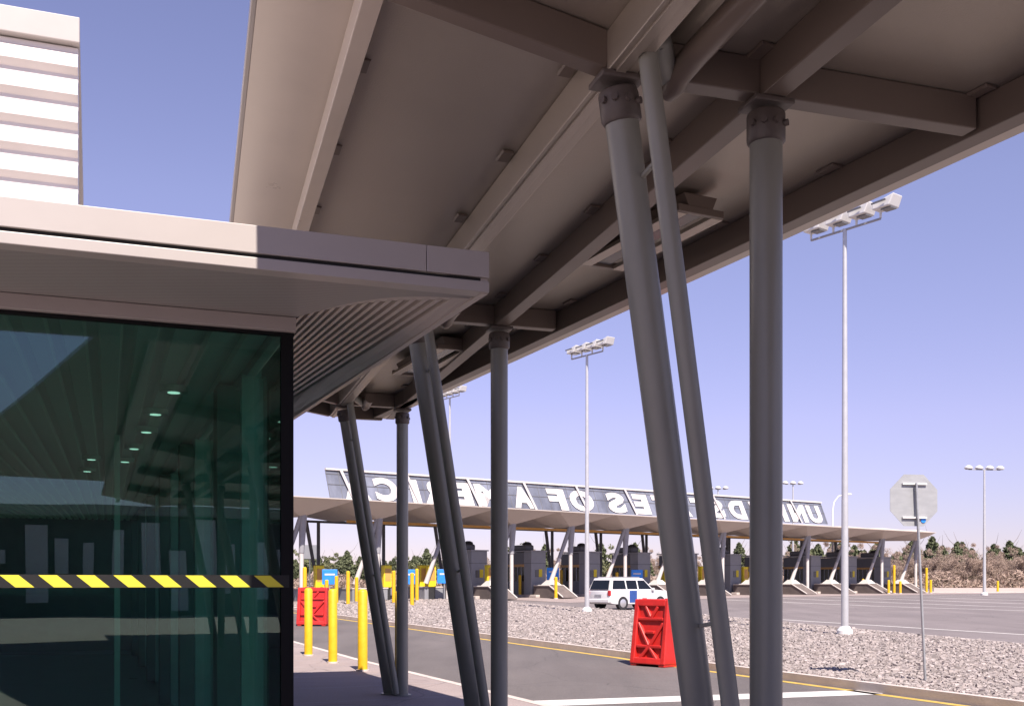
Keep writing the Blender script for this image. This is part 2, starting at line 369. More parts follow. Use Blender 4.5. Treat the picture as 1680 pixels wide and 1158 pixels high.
# ------------------------------------------------------------------ walkway canopy
W = Vector((-.3059, 1, 0)); U = Vector((.94, .342, 0)).normalized(); SP = 4.73
A1 = Vector((.52, 5.14, 4.1)); B1 = Vector((1.322, 5.393, 4.1))
ZB, BH = 4.1, .2
def Aw(k): return A1 + W * SP * k
def Bw(k): return B1 + W * SP * k
def Ex(y): return 2.606 - .473 * (y - 5.83)
def Epos(k):
    a = Aw(k); u = B1 - A1; u = Vector((u.x, u.y, 0)).normalized()
    # X = a.x+u.x s ; Y = a.y+u.y s ; X = Ex(Y)
    s = (2.606 - .473 * (a.y - 5.83) - a.x) / (u.x + .473 * u.y)
    return Vector((a.x + u.x * s, a.y + u.y * s, ZB))
SL = .16
def Lw(k, s, dz=0): a = Aw(k); q = a - U * s; return Vector((q.x, q.y, a.z + SL * s + dz))
K0, K1 = -6.2, 2.2
can = thing('walkway_canopy', (A1.x, A1.y, 0), 'long grey steel walkway canopy on pairs of slanted and upright round columns', 'canopy')
def cb(mb, name, m='beam', bevel=0.006, smooth=False, par=None): return mb.build(name, M[m], par or can, world=True, bevel=bevel, smooth=smooth)
# decks
def deck_quads(rows, thick, name, m_='deck'):
    mb = MB(); n = len(rows); mcol = len(rows[0]); vs = []
    for dz in (0, thick):
        for r in rows: vs += [(p.x, p.y, p.z + dz) for p in r]
    N_ = n * mcol; fs = []
    for i in range(n - 1):
        for j in range(mcol - 1):
            a = i * mcol + j; q = (a, a + 1, a + mcol + 1, a + mcol); fs.append(q); fs.append(tuple(x + N_ for x in reversed(q)))
    bd = [(0 * mcol + j, 0 * mcol + j + 1) for j in range(mcol - 1)] + [((n - 1) * mcol + j, (n - 1) * mcol + j + 1) for j in range(mcol - 1)]
    bd += [(i * mcol, (i + 1) * mcol) for i in range(n - 1)] + [(i * mcol + mcol - 1, (i + 1) * mcol + mcol - 1) for i in range(n - 1)]
    fs += [(a, b_, b_ + N_, a + N_) for a, b_ in bd]
    mb.add(vs, fs); return cb(mb, name, m_, 0)
DZ = Vector((0, 0, BH + .003))
rowsR = []
for i in range(17):
    k = K0 + (K1 - K0) * i / 16
    a = Aw(k) + DZ; e = Epos(k) + DZ + Vector((.1, .03, 0)); rowsR.append([a, a.lerp(e, .5), e])
deck_quads(rowsR, .05, 'right_deck')
deck_quads([[Lw(K0 + (K1 - K0) * i / 16, 1.2, BH + .003), Lw(K0 + (K1 - K0) * i / 16, .03, BH + .003)] for i in range(17)], .05, 'left_deck')
deck_quads([[Lw(K0 + (K1 - K0) * i / 16, 1.70, BH + .003), Lw(K0 + (K1 - K0) * i / 16, 1.201, BH + .003)] for i in range(17)], .05, 'overhang_panel', 'edge')  # paler colour stands in for light bounced off the building roof
mb = MB(); rd = [(.2, -.2), (.9, -7.5), (2.2, -22.0)]; zr_ = 4.80
vs = []
for x_, y_ in rd:
    vs += [(x_, y_, zr_), (x_ + 2.2 + abs(y_ + .2) * .14, y_, zr_)]
vs += [(a_, b_, c_ + .06) for a_, b_, c_ in vs]
mb.add(vs, [(0, 1, 3, 2), (2, 3, 5, 4), (8, 9, 7, 6), (10, 11, 9, 8), (0, 6, 7, 1), (4, 5, 11, 10), (0, 2, 8, 6), (2, 4, 10, 8), (1, 7, 9, 3), (3, 9, 11, 5)]); cb(mb, 'rear_deck', 'deck', 0)
# long beams
cb(MB().beam(Aw(K0), Aw(K1), .15, BH), 'valley_beam', 'deck')
cb(MB().beam(Aw(K0) - Vector((.02, 0, .014)), Aw(K1) - Vector((.02, 0, .014)), .05, .0135), 'gutter_ridge', 'deck', .002)
cb(MB().beam(Bw(K0), Bw(K1), .13, BH), 'middle_beam')
e0, e1 = Epos(K0), Epos(K1)
cb(MB().beam(e0, e1, .13, BH - .002, side=-.0 + .02), 'outer_edge_beam')
ed = (e1 - e0).normalized(); es = Vector((ed.y, -ed.x, 0))
cb(MB().beam(e0 + es * .135 + Vector((0, 0, .006)), e1 + es * .135 + Vector((0, 0, .006)), .10, BH + .07), 'outer_fascia', 'edge')  # lit underside put into the lighter colour
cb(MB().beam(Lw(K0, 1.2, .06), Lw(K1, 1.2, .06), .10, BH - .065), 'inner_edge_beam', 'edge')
cb(MB().beam(Lw(K0, 1.715, BH + .0), Lw(K1, 1.715, BH + .0), .03, .06), 'inner_fascia', 'white_metal')
for k in (-5, -4, -3, -2, -1, 0, 1, 2):
    a, bq, e = Aw(k), Bw(k), Epos(k); ud = (bq - a).normalized()
    z = Vector((0, 0, .012))
    if (bq - a).length > .2: cb(MB().beam(a + ud * .075 + z, bq - ud * .066 + z, .11, BH - .014), 'cross_beam')
    if (e - bq).length > .25: cb(MB().beam(bq + ud * .066 + z, e - ud * .07 + z, .11, BH - .014), 'cross_beam')
    cb(MB().beam(Lw(k, .08, .004), Lw(k, 1.149, .012), .11, BH - .014), 'cross_beam')
# end beam beyond the last row
a, e = Aw(K1), Epos(K1)
cb(MB().beam(a + Vector((.08, .03, -.02)), e + Vector((.1, .03, -.02)), .1, BH + .02), 'end_beam')
cb(MB().beam(Lw(K1, 1.7, -.01), Lw(K1, .08, -.01), .1, BH), 'end_beam')
# deck clips
def clip(p, dirv, sidev):
    mb = MB(); d = Vector(dirv).normalized() * .075; s_ = Vector(sidev).normalized() * .07
    p = Vector(p) + Vector((0, 0, .038))
    mb.hexa([p - d, p - d + s_, p + d + s_, p + d, p - d + Vector((0, 0, .016)), p - d * 1.05 + s_ * 1.1 + Vector((0, 0, .016)), p + d * 1.05 + s_ * 1.1 + Vector((0, 0, .016)), p + d + Vector((0, 0, .016))])
    return cb(mb, 'deck_clip', 'beam', .003)
kk = -1.2
while kk < K1:
    k = kk
    c = Vector((0, 0, BH - .055))
    clip(Bw(k) + c + Vector((-.066, -.02, 0)), W, -U)
    clip(Bw(k + .08) + c + Vector((.066, .02, 0)), W, U) if (Epos(k) - Bw(k)).length > .3 else None
    if (Epos(k) - Bw(k)).length > .4: clip(Epos(k) + c + Vector((-.075, 0, 0)), ed, -U)
    clip(Lw(k, 1.149, BH - .055), W, U); clip(Lw(k + .1, .085, BH - .055), W, -U)
    kk += .235
# columns with caps
def column(k, slanted):
    top = (Aw(k) if slanted else Bw(k)) - Vector((0, 0, .02))
    base = Vector((top.x + .60, top.y + .42, 0)) if slanted else Vector((top.x, top.y, 0))
    d = (top - base).normalized()
    col = cb(MB().tube([base, top - d * .16], .084, 28), 'column', 'column', 0, True)
    tag(col, 'slanted round column' if slanted else 'upright round column')
    cap = MB(); t0 = top - d * .20
    cap.tube([t0, t0 + d * .02, t0 + d * .14, t0 + d * .165], [.088, .102, .102, .095], 12)
    cap.beam(top - Vector((.11, .035, 0)) + Vector((0, 0, -.012)), top + Vector((.11, .035, 0)) + Vector((0, 0, -.012)), .19, .03)
    cb(cap, 'column_cap', 'cap', .008, True, col)
    for ang in (-2.5, -1.9, -1.25, -.6, .6, 1.9):
        o = Vector((math.cos(ang), math.sin(ang), 0)); cb(MB().tube([t0 + d * .09 + o * .095, t0 + d * .09 + o * .118], .018, 8), 'cap_bolt', 'cap', 0, True, col)
    pl = MB(); pl.tube([base + Vector((0, 0, .001)), base + Vector((0, 0, .018))], .13, 16); cb(pl, 'base_plate', 'column', 0, True, col)
    if slanted:
        o = Vector((.125, -.22, 0)); ptop = top + o + Vector((0, 0, .02))
        pipe = MB()
        pb = base + o + Vector((0, 0, .03)); hx = Vector((.30, .0, 0))
        dd = (ptop - pb).normalized(); end = top + Vector((.30, .08, .075)); w_ = -W.normalized()
        pts = [pb, ptop - dd * .06, ptop + Vector((.0, 0, .03)), ptop + Vector((.025, .0, .075)), ptop + Vector((.06, .01, .085)), end - Vector((.03, .0, 0.0)) + Vector((0, 0, -.01))]
        pipe.tube(pts, [.047, .047, .05, .052, .052, .052], 20)
        dp = cb(pipe, 'downspout', 'column', 0, True)
        ld = MB(); ld.tube([end + Vector((-.02, .08, -.045)), end + w_ * .0 + Vector((0, .0, -.04)), end + w_ * .05 + Vector((0, 0, -.01)), end + w_ * .25 + Vector((0, 0, .0)), end + w_ * (SP * .93 if k == 0 else .4)], [.05, .062, .066, .066, .066], 20)
        cb(ld, 'leader_pipe', 'beam', 0, True, dp)
        for zf in (.42, .885) if k != 0 else (.338, .885):
            q = base.lerp(top, zf); br = MB(); br.beam(q + Vector((.05, -.04, 0)), q + o + Vector((-.0, -.03, .03)), .02, .02, 'mid')
            cb(br, 'pipe_bracket', 'column', .002, False, dp)
for k in (-4, -3, -2, -1, 0, 1, 2):
    column(k, True); column(k, False)

# canopy light fixtures
def fixture(p0, p1, label):
    p0 = Vector(p0); p1 = Vector(p1); c = (p0 + p1) / 2; Lh = (p1 - p0).length / 2; rz = math.atan2(p1.y - p0.y, p1.x - p0.x)
    f = thing('canopy_light', (c.x, c.y, 4.12), label, 'light fixture', 'light fixtures under the walkway canopy', rz)
    MB().hexa([(-Lh, -.10, .05), (Lh, -.10, .05), (Lh, .10, .05), (-Lh, .10, .05), (-Lh, -.14, .14), (Lh, -.14, .14), (Lh, .14, .14), (-Lh, .14, .14)]).build('housing', M['beam'], f, bevel=.006)
    MB().box(-Lh * .97, Lh * .97, -.20, -.10, .0, .03).build('reflector', M['deck'], f, bevel=.003)
    MB().box(-Lh * .97, Lh * .97, .10, .20, .0, .03).build('reflector', M['deck'], f, bevel=.003)
    MB().box(-Lh * .93, Lh * .93, -.06, .06, .025, .05).build('lens', M['lens'], f, bevel=.004)
    for sx in (-1, 1): MB().box(sx * Lh * .98 - .02, sx * Lh * .98 + .02, -.19, .19, .005, .055).build('end_cap', M['beam'], f, bevel=.004)
    for sx in (-.6, .6): MB().tube([(sx * Lh, 0, .14), (sx * Lh, 0, .188)], .05, 12).build('mount', M['beam'], f, smooth=True)
fixture(at(1150, 350, 7.1), at(985, 430, 8.3), 'linear grey light fixture under the canopy between the two nearest column pairs')
fixture(at(745, 573, 11.2), at(668, 606, 12.6), 'small distant linear light fixture under the canopy just behind the second slanted column')
fixture((3.35, 2.2, 4.1), (2.8, 3.4, 4.1), 'linear grey light fixture under the canopy above the viewer')

# ------------------------------------------------------------------ glass building
C0 = Vector((-.117, 5.36, 0)); SD = Vector((-.406, 1, 0))    # roof corner, side direction per metre of Y
GC = Vector((-1.251, 5.876, 0))                              # glass corner
bld = thing('glass_building', (GC.x, GC.y, 0), 'single storey building with dark green glass walls, white metal roof edge and corrugated soffit', 'building')
def bb(mb, name, m, bevel=0.0, smooth=False, par=None): return mb.build(name, M[m], par or bld, world=True, bevel=bevel, smooth=smooth)
LEN = 24.0; WID = 9.0
def FR(s, d=0.0, z=0.0):   # s metres left of the roof corner along the front, d behind the fascia plane
    q = C0 - U * s + Vector((-.342, .94, 0)) * d; return Vector((q.x, q.y, z))
nb = Vector((-.342, .94, 0))
def front_box(s0, s1, d0, d1, z0, z1):
    mb = MB(); mb.hexa([FR(s1, d0, z0), FR(s0, d0, z0), FR(s0, d1, z0), FR(s1, d1, z0), FR(s1, d0, z1), FR(s0, d0, z1), FR(s0, d1, z1), FR(s1, d1, z1)]); return mb
# fascia panels with joints, reveal and lower strip
mb = MB(); rp = []
for d_, z_ in ((.03, 3.27), (.5, 3.44), (LEN, 3.46 + .065 * LEN)):
    k_ = d_ / SD.dot(nb); e_ = C0 + SD * k_ + Vector((-.03, 0, 0)); rp.append([Vector((e_.x, e_.y, z_)), Vector(((e_ - U * WID).x, (e_ - U * WID).y, z_))])
vs = [p + Vector((0, 0, dz)) for dz in (0, .03) for r_ in rp for p in r_]
mb.add(vs, [(0, 1, 3, 2), (2, 3, 5, 4), (6, 8, 9, 7), (8, 10, 11, 9), (0, 2, 8, 6), (2, 4, 10, 8), (1, 7, 9, 3), (3, 9, 11, 5), (0, 6, 7, 1), (4, 5, 11, 10)])
roof = bb(mb, 'roof', 'white_metal')
joints = [0, .335, 2.9, 5.9, WID]
for a, c in zip(joints, joints[1:]):
    bb(front_box(a + (.002 if a else 0), c - .002, 0, .019, 3.18, 3.313), 'fascia_panel', 'white_metal', .003)
bb(front_box(.0, WID, .0, .10, 3.104, 3.160), 'drip_strip', 'white_metal', .004)
bb(front_box(.02, WID, .025, .08, 3.158, 3.18), 'reveal', 'dark')
# side fascia
sn = SD.normalized(); so = Vector((sn.y, -sn.x, 0))
f0 = C0 + SD * .02 - so * .04; f1 = C0 + SD * LEN - so * .04; zv = lambda p, z: Vector((p.x, p.y, z))
bb(MB().hexa([zv(f0, 3.1), zv(f0 + so * .04, 3.1), zv(f1 + so * .04, 3.1 + .031 * LEN), zv(f1, 3.1 + .031 * LEN), zv(f0, 3.31), zv(f0 + so * .04, 3.31), zv(f1 + so * .04, 5.0), zv(f1, 5.0)]), 'side_fascia', 'corrugated', .003)
# front soffit : front edge straight, back edge lifts in an arc to the right of the glass corner
def arc_z(f):  # f 0 at glass corner .. 1 near side fascia
    return 3.1 + .235 * math.sin(min(1, max(0, f)) * math.pi * .56) if f > 0 else 3.1
dG = (GC - C0).dot(nb)                     # glass depth behind fascia
sG = -(GC - C0).dot(U)                     # glass corner position along the front
def side_s(d):                             # s of side fascia inner line at depth d
    # C0 + SD*y : decompose
    q = SD; k = d / q.dot(nb); return -(q * k).dot(U)
sE = side_s(dG)
CE = C0 + Vector((-.11, .10, 0))
def hull(f): q = GC.lerp(CE, f); return Vector((q.x, q.y, 3.1 + .055 * math.sin(math.pi * f)))
mb = MB(); vs = []
rows_ = [(FR(WID, .10, 3.108), FR(WID, dG, 3.1)), (FR(sG + 2, .10, 3.108), FR(sG + 2, dG, 3.1))]
for i in range(25):
    f = i / 24; rows_.append((FR(sG + (.05 - sG) * f, .10, 3.108), hull(f)))
for a, c in rows_: vs += [a, a.lerp(c, .5), c]
n = len(rows_); mb.add(vs, [(3 * i + j, 3 * i + j + 1, 3 * i + j + 4, 3 * i + j + 3) for i in range(n - 1) for j in (0, 1)])
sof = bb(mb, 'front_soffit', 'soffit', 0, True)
# corrugated side soffit
CD = Vector((-.394, 1, .063))
HD = Vector((0, 0, .012))
NC = 14; prof = []
for i in range(NC):
    for (o, dzz) in ((0, 0), (.45, 0), (.50, .05), (.92, .05), (1.0, 0)):
        if o == 1.0 and i < NC - 1: continue
        prof.append(((i + o) / NC, dzz))
mb = MB(); vs = []
for f, dzz in prof:
    f2 = f * .93; a = hull(f2) + HD; st_ = .04 + .10 * math.sin(f2 * 2.8)
    p1 = a + CD * st_ + Vector((0, 0, dzz)); p2 = a + CD * 19 + Vector((0, 0, dzz)); vs += [p1, p2]
n = len(prof); mb.add(vs, [(2 * i, 2 * i + 1, 2 * i + 3, 2 * i + 2) for i in range(n - 1)])
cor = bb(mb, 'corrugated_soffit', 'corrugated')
mb = MB(); vs = []; n = 30                    # flat lead strip in front of the corrugations
for i in range(n + 1):
    f2 = .93 * i / n; a = hull(f2) + HD; vs += [a, a + CD * (.06 + .10 * math.sin(f2 * 2.8)) + Vector((0, 0, .002))]
mb.add(vs, [(2 * i, 2 * i + 1, 2 * i + 3, 2 * i + 2) for i in range(n)])
bb(mb, 'soffit_lead_strip', 'corrugated')
mb = MB(); vs = []                            # smooth tilted margin out to the side fascia
a0 = hull(.93) + HD
for i in range(20):
    y = i * 1.0; q = a0 + CD * y; dy = q.y - C0.y
    sidep = C0 + SD * dy - so * .03 + Vector((0, 0, 3.104 + .031 * dy)); vs += [q, q.lerp(sidep, .5), sidep]
mb.add(vs, [(3 * i + j, 3 * i + j + 1, 3 * i + j + 4, 3 * i + j + 3) for i in range(19) for j in (0, 1)])
bb(mb, 'soffit_margin', 'corrugated')
# window head, glass, frame, stripe
bb(front_box(sG - .02, WID, dG - .05, dG + .05, 3.018, 3.098), 'window_head', 'header', .004)
bb(front_box(sG - .015, WID, dG - .012, dG + .03, 3.0, 3.016), 'window_head_gasket', 'black')
glass = bb(front_box(sG + .05, WID, dG + .0, dG + .012, .05, 3.0), 'glass_wall', 'glass')
bb(front_box(sG - .01, sG + .055, dG - .02, dG + .06, .0, 3.0), 'corner_post', 'black', .003)
tp = bb(front_box(sG + .015, WID, dG - .0235, dG - .0215, 1.578, 1.648), 'warning_stripe', 'tape_k')
mb = MB(); s = sG + .045; i = 0
while s < WID - .2:
    p = [FR(s + .0, dG - .025, 1.581), FR(s + .075, dG - .025, 1.645), FR(s + .165, dG - .025, 1.645), FR(s + .09, dG - .025, 1.581)]
    mb.add(p, [(0, 1, 2, 3)]); s += .183
bb(mb, 'yellow_bars', 'tape_y', par=tp)
# strip of glass in front of frame is the tape film carrier: same glass plane continued over the post
bb(front_box(sG + .0, sG + .06, dG - .0205, dG - .0195, .05, 3.0), 'corner_glass_edge', 'black')
bb(front_box(sG + .05, WID, dG - .01, dG + .05, 0, .05), 'sill', 'mullion')
# side glass wall with mullions
def SIDE(y, o=0.0, z=0.0): q = GC + SD * y - so * o; return Vector((q.x, q.y, z))
sg = bb(MB().beam(SIDE(.12, .03, .06), SIDE(19, .03, .06), .012, 2.92, side=0), 'side_glass_wall', 'glass_in')
y = 1.1; i = 0
while y < 19:
    bb(MB().beam(SIDE(y, .06, .0), SIDE(y + .07, .06, .0), .12, 3.0), 'mullion', 'mullion', .003)
    if i % 2 == 0: bb(MB().beam(SIDE(y + .5, .12, .0), SIDE(y + .72, .12, .0), .2, 3.02), 'inner_column', 'intwall', .003)
    y += 1.55; i += 1
bb(MB().beam(SIDE(.1, .04, 2.99), SIDE(19, .04, 2.99), .1, .1), 'side_head', 'mullion')
bb(MB().beam(SIDE(.1, .04, .0), SIDE(19, .04, .0), .1, .08), 'side_sill', 'mullion')
# interior
flo = [SIDE(.15, .1, .012), SIDE(19, .1, .012), SIDE(19, .1, .012) - U * 5.5, SIDE(.15, .1, .012) - U * 8]
bb(MB().add(flo, [(0, 1, 2, 3)]), 'lobby_floor', 'floor')
mb = MB(); vs = []; NP = 34
for i in range(NP + 1):
    base_o = i * .2
    for (o, dzz) in ((0, 0), (.11, 0), (.125, .035), (.185, .035)):
        s = base_o + o + .1
        a = SIDE(.12, 0, 3.04 + dzz) - U * s; c = SIDE(18.9, 0, 3.10 + dzz) - U * (s * .7); vs += [a, c]
n = len(vs) // 2; mb.add(vs, [(2 * i, 2 * i + 1, 2 * i + 3, 2 * i + 2) for i in range(n - 1)])
bb(mb, 'lobby_ceiling', 'siding')
bb(MB().beam(SIDE(.2) - U * 3.9, SIDE(18.9) - U * 3.9, .12, 3.3), 'lobby_back_wall', 'intwall')
bb(MB().beam(SIDE(18.9), SIDE(18.9) - U * 5.0, .12, 3.3), 'lobby_end_wall', 'intwall')
bb(MB().beam(FR(WID, dG, 0), FR(WID, dG + 8, 0), .2, 3.1), 'left_wall', 'intwall')
# inner glass partition with its own stripe
bb(MB().beam(SIDE(4.2) - U * .8 + Vector((0, 0, 1.50)), SIDE(4.2) - U * 3.8 + Vector((0, 0, 1.50)), .01, .06), 'inner_stripe', 'steel_dk')
for sx in (.8, 2.3): bb(MB().beam(SIDE(4.2) - U * sx, SIDE(4.2) - U * (sx + .05), .05, 3.0), 'mullion', 'mullion')
# rooftop enclosure
def PH(s, d, z): q = at(128, 33, 11.0); q = Vector((q.x, q.y, 0)) - U * s + (nb if d < .3 else SD) * d; return Vector((q.x, q.y, z))
zt = at(128, 33, 11).z; zc = at(128, 75, 11).z
pe = bb(MB().hexa([PH(6, .06, 3.3), PH(.05, .06, 3.3), PH(.05, 5, 3.3), PH(6, 5, 3.3), PH(6, .06, zc), PH(.05, .06, zc), PH(.05, 5, zc), PH(6, 5, zc)]), 'rooftop_enclosure', 'siding')
bb(MB().hexa([PH(6, -.06, zc), PH(-.02, -.06, zc), PH(-.02, 5, zc), PH(6, 5, zc), PH(6, -.06, zt), PH(-.02, -.06, zt), PH(-.02, 5, zt), PH(6, 5, zt)]), 'parapet_cap', 'white_metal', .01, par=pe)
pitch = .292; z = zc - .02; vs = []
pr = []
while z > 3.4:
    pr += [(z, .03), (z - .06, .03), (z - .12, -.045), (z - .235, -.045)]; z -= pitch
mb = MB(); n = len(pr)
for z_, d in pr: vs += [PH(6, d, z_), PH(.0, d, z_)]
mb.add(vs, [(2 * i, 2 * i + 1, 2 * i + 3, 2 * i + 2) for i in range(n - 1)])
fw = len(vs); v2 = []
for z_, d in pr: v2 += [PH(.0, d, z_), PH(.0, .2, z_)]
mb.add(v2, [(2 * i, 2 * i + 1, 2 * i + 3, 2 * i + 2) for i in range(n - 1)])
bb(mb, 'ribbed_siding', 'siding', par=pe)
mb = MB(); z = zc - .2
while z > 3.6:
    for s in (.85, 3.2): mb.tube([PH(s, -.045, z), PH(s, -.052, z)], .012, 8)
    z -= pitch
bb(mb, 'fasteners', 'steel_dk', par=pe)
# downlights inside
for i, (px, py) in enumerate([(285, 635), (255, 672), (240, 702), (220, 730), (205, 752), (150, 748), (143, 768)]):
    Y = 1.44 * F / (HZ - py); p = at(px, py, Y)
    d = thing('downlight', (p.x, p.y, 3.0), 'small recessed ceiling downlight seen through the green glass', 'ceiling light', 'downlights in the lobby ceiling')
    MB().tube([(0, 0, .0), (0, 0, .045)], .10, 16).build('trim', M['mullion'], d, smooth=True)
    MB().tube([(0, 0, -.004), (0, 0, -.001)], .045, 12).build('lamp', M['lit'], d, smooth=True)
# waiting seats inside
sb = thing('waiting_seats', SIDE(3.2) - U * 2.2 + Vector((0, 0, .012)), 'row of curved blue grey seats on a metal rail inside the lobby', 'seats', rz=math.atan2(SD.y, SD.x))
MB().beam((-1.1, 0, .33), (1.1, 0, .33), .06, .05).build('rail', M['mullion'], sb)
for x in (-.8, .8):
    mb = MB(); mb.beam((x, 0, 0), (x, 0, .33), .05, .05, 'mid').beam((x, -.25, .0), (x, .25, .0), .05, .03); mb.build('leg', M['mullion'], sb)
for i in range(4):
    x = -.82 + i * .55; mb = MB(); pts = []
    for t in range(9):
        a = t / 8; yy = -.24 + .46 * min(1, a * 1.6); zz = .41 - .03 * math.sin(a * 3) if a < .62 else .39 + (a - .62) * 1.15; yy += max(0, a - .62) * .3
        pts.append((yy, zz))
    vs = [];
    for yy, zz in pts: vs += [(x - .23, yy, zz), (x + .23, yy, zz), (x + .23, yy + .012, zz + .02), (x - .23, yy + .012, zz + .02)]
    n = len(pts); fs = []
    for k in range(n - 1):
        for j in range(4): fs.append((4 * k + j, 4 * k + (j + 1) % 4, 4 * k + 4 + (j + 1) % 4, 4 * k + 4 + j))
    fs += [(0, 1, 2, 3), (4 * n - 4, 4 * n - 3, 4 * n - 2, 4 * n - 1)]
    mb.add(vs, fs); mb.build('seat', M['seat'], sb, smooth=True)

# ------------------------------------------------------------------ bollards
def bollard_proto(label, loc, r=.09, hh=1.5):
    b_ = thing('bollard', loc, label, 'bollard', 'yellow bollards along the pavement')
    MB().tube([(0, 0, 0), (0, 0, hh - .05), (0, 0, hh - .02), (0, 0, hh)], [r, r, r * .8, r * .35], 24).build('post', M['yellow'], b_, smooth=True)
    MB().tube([(0, 0, .0), (0, 0, .03)], r + .03, 20).build('footing', M['kerb'], b_, smooth=True)
    return b_
spots = [(506, 1075, 'yellow steel bollard in full sun, leftmost of the row, next to the glass corner'),
         (546, 1087, 'yellow steel bollard in full sun, second from the glass corner'),
         (595, 1100, 'yellow steel bollard with its lower half in shadow, beside the farthest slanted column'),
         (657, 1121, 'shaded yellow bollard almost hidden behind the farthest upright column'),
         (412, 1049, 'yellow bollard seen through the green glass close to the corner post'),
         (333, 1046, 'yellow bollard seen through the green glass deeper in the lobby view')]
proto = None
for px, py, lb in spots:
    q = G(px, py)
    if proto is None: proto = bollard_proto(lb, q)
    else: copy_tree(proto, q, label=lb)

# ------------------------------------------------------------------ red barriers
def barrier(loc, rz, label, wid=.58):
    w, d, hh = wid, .32, 1.42
    b_ = thing('traffic_barrier', loc, label, 'barrier', 'red plastic traffic barriers', rz)
    def lay(z): k = z / hh; return (w - .03 * k, d - .18 * k)
    # shell built as frame + recessed middle on both long faces
    shell = MB(); zs = [0.0, .12, hh - .12, hh]
    wc = .12
    (w0, d0), (w1, d1) = lay(.05), lay(hh)
    shell.hexa([(-w0, -d0 * .74, .05), (w0, -d0 * .74, .05), (w0, d0 * .74, .05), (-w0, d0 * .74, .05), (-w1, -d1 * .66, hh), (w1, -d1 * .66, hh), (w1, d1 * .66, hh), (-w1, d1 * .66, hh)])
    shell.build('core', M['red'], b_, bevel=.03, seg=3)
    for sx in (-1, 1):
        m_ = MB(); x0, x1 = sx * (w - .13), sx * w
        xa, xb = sorted((x0, x1)); k0 = .02
        m_.hexa([(xa, -d, .05), (xb, -d, .05), (xb, d, .05), (xa, d, .05), (xa + .01, -d1, hh), (xb - (.03 if sx > 0 else -.0), -d1, hh), (xb - (.03 if sx > 0 else 0), d1, hh), (xa + (.03 if sx < 0 else .01), d1, hh)])
        m_.build('end_wall', M['red'], b_, bevel=.03, seg=3)
        MB().box(sx * w * .8 - .08, sx * w * .8 + .08, -d + .02, d - .02, 0, .07).build('foot', M['red'], b_, bevel=.015)
    MB().hexa([(-w + .1, -d, .05), (w - .1, -d, .05), (w - .1, d, .05), (-w + .1, d, .05), (-w + .1, -d + .025, .19), (w - .1, -d + .025, .19), (w - .1, d - .025, .19), (-w + .1, d - .025, .19)]).build('bottom_rail', M['red'], b_, bevel=.025, seg=3)
    MB().hexa([(-w + .1, -d1 - .02, hh - .15), (w - .1, -d1 - .02, hh - .15), (w - .1, d1 + .02, hh - .15), (-w + .1, d1 + .02, hh - .15), (-w + .1, -d1, hh + .004), (w - .1, -d1, hh + .004), (w - .1, d1, hh + .004), (-w + .1, d1, hh + .004)]).build('top_rail', M['red'], b_, bevel=.025, seg=3)
    for sy in (-1, 1):
        g_ = w - .14
        for (xa, za, xb, zb) in ((-g_, 1.0, g_, 1.0), (-g_ * .5, 1.27, 0, 1.02), (g_ * .5, 1.27, 0, 1.02), (-g_, .92, 0, .42), (g_, .92, 0, .42), (0, .42, -g_ * .8, .12), (0, .42, g_ * .8, .12), (-g_, .42, g_, .42), (-g_ * .35, .72, g_ * .35, .72)):
            f = lambda z: d - .18 * z / hh - .05
            MB().beam((xa, sy * f(za), za), (xb, sy * f(zb), zb), .09, .07, 'mid').build('rib', M['red'], b_, bevel=.018)
        MB().tube([(0, sy * (d - .16), .42), (0, sy * (d - .095), .42)], .07, 16).build('boss', M['red'], b_, smooth=True, bevel=.01)
    for x in (-.3, .3): MB().tube([(x, 0, hh), (x, 0, hh + .02)], .05, 12).build('fill_cap', M['red'], b_, smooth=True)
    return b_
q = G(1081, 1092, -.15); barrier(q + Vector((-.06, .05, 0)), math.radians(-46), 'red plastic water filled barrier standing by the gravel kerb beside the nearest slanted column', .47)
q = G(515, 1026, -.15); barrier(q, math.radians(-8), 'red plastic water filled barrier on the road behind the two leftmost yellow bollards')

# ------------------------------------------------------------------ stop sign seen from behind
q = G(1518, 1115); sgn = thing('stop_sign', q, 'octagonal stop sign seen from its bare metal back on a leaning galvanized post', 'road sign')
top = at(1503, 792, q.y) - q; cc = at(1502, 820, q.y) - q
MB().beam((0, 0, -.05), top, .055, .03, 'mid').build('post', M['galv'], sgn, bevel=.004)
MB().beam(Vector((0, -.02, -.05)), top + Vector((0, -.02, 0)), .02, .02, 'mid').build('post_channel', M['galv'], sgn)
ax = Vector((math.cos(math.radians(10)), math.sin(math.radians(10)), 0)); nr = Vector((-ax.y, ax.x, 0)); up = Vector((0, 0, 1))
def octa(r, off, th, name, m, par):
    mb = MB(); c_ = cc + nr * off; pts = [c_ + ax * r * math.cos(math.radians(22.5 + 45 * i)) + up * r * math.sin(math.radians(22.5 + 45 * i)) for i in range(8)]
    mb.prism(pts, nr * th); return mb.build(name, M[m], par)
pan = octa(.465, .05, .006, 'sign_panel', 'signback', sgn)
octa(.455, .058, .002, 'red_face', 'stopred', pan)
for z in (.27, -.29):
    MB().beam(cc + ax * -.22 + up * z + nr * .03, cc + ax * .22 + up * z + nr * .03, .035, .03, 'mid').build('bracket', M['lampw'], sgn, bevel=.003)
MB().tube([cc + ax * .17 - up * .33 + nr * .038, cc + ax * .17 - up * .33 + nr * .05], .045, 12).build('inspection_sticker', M['blue'], sgn)
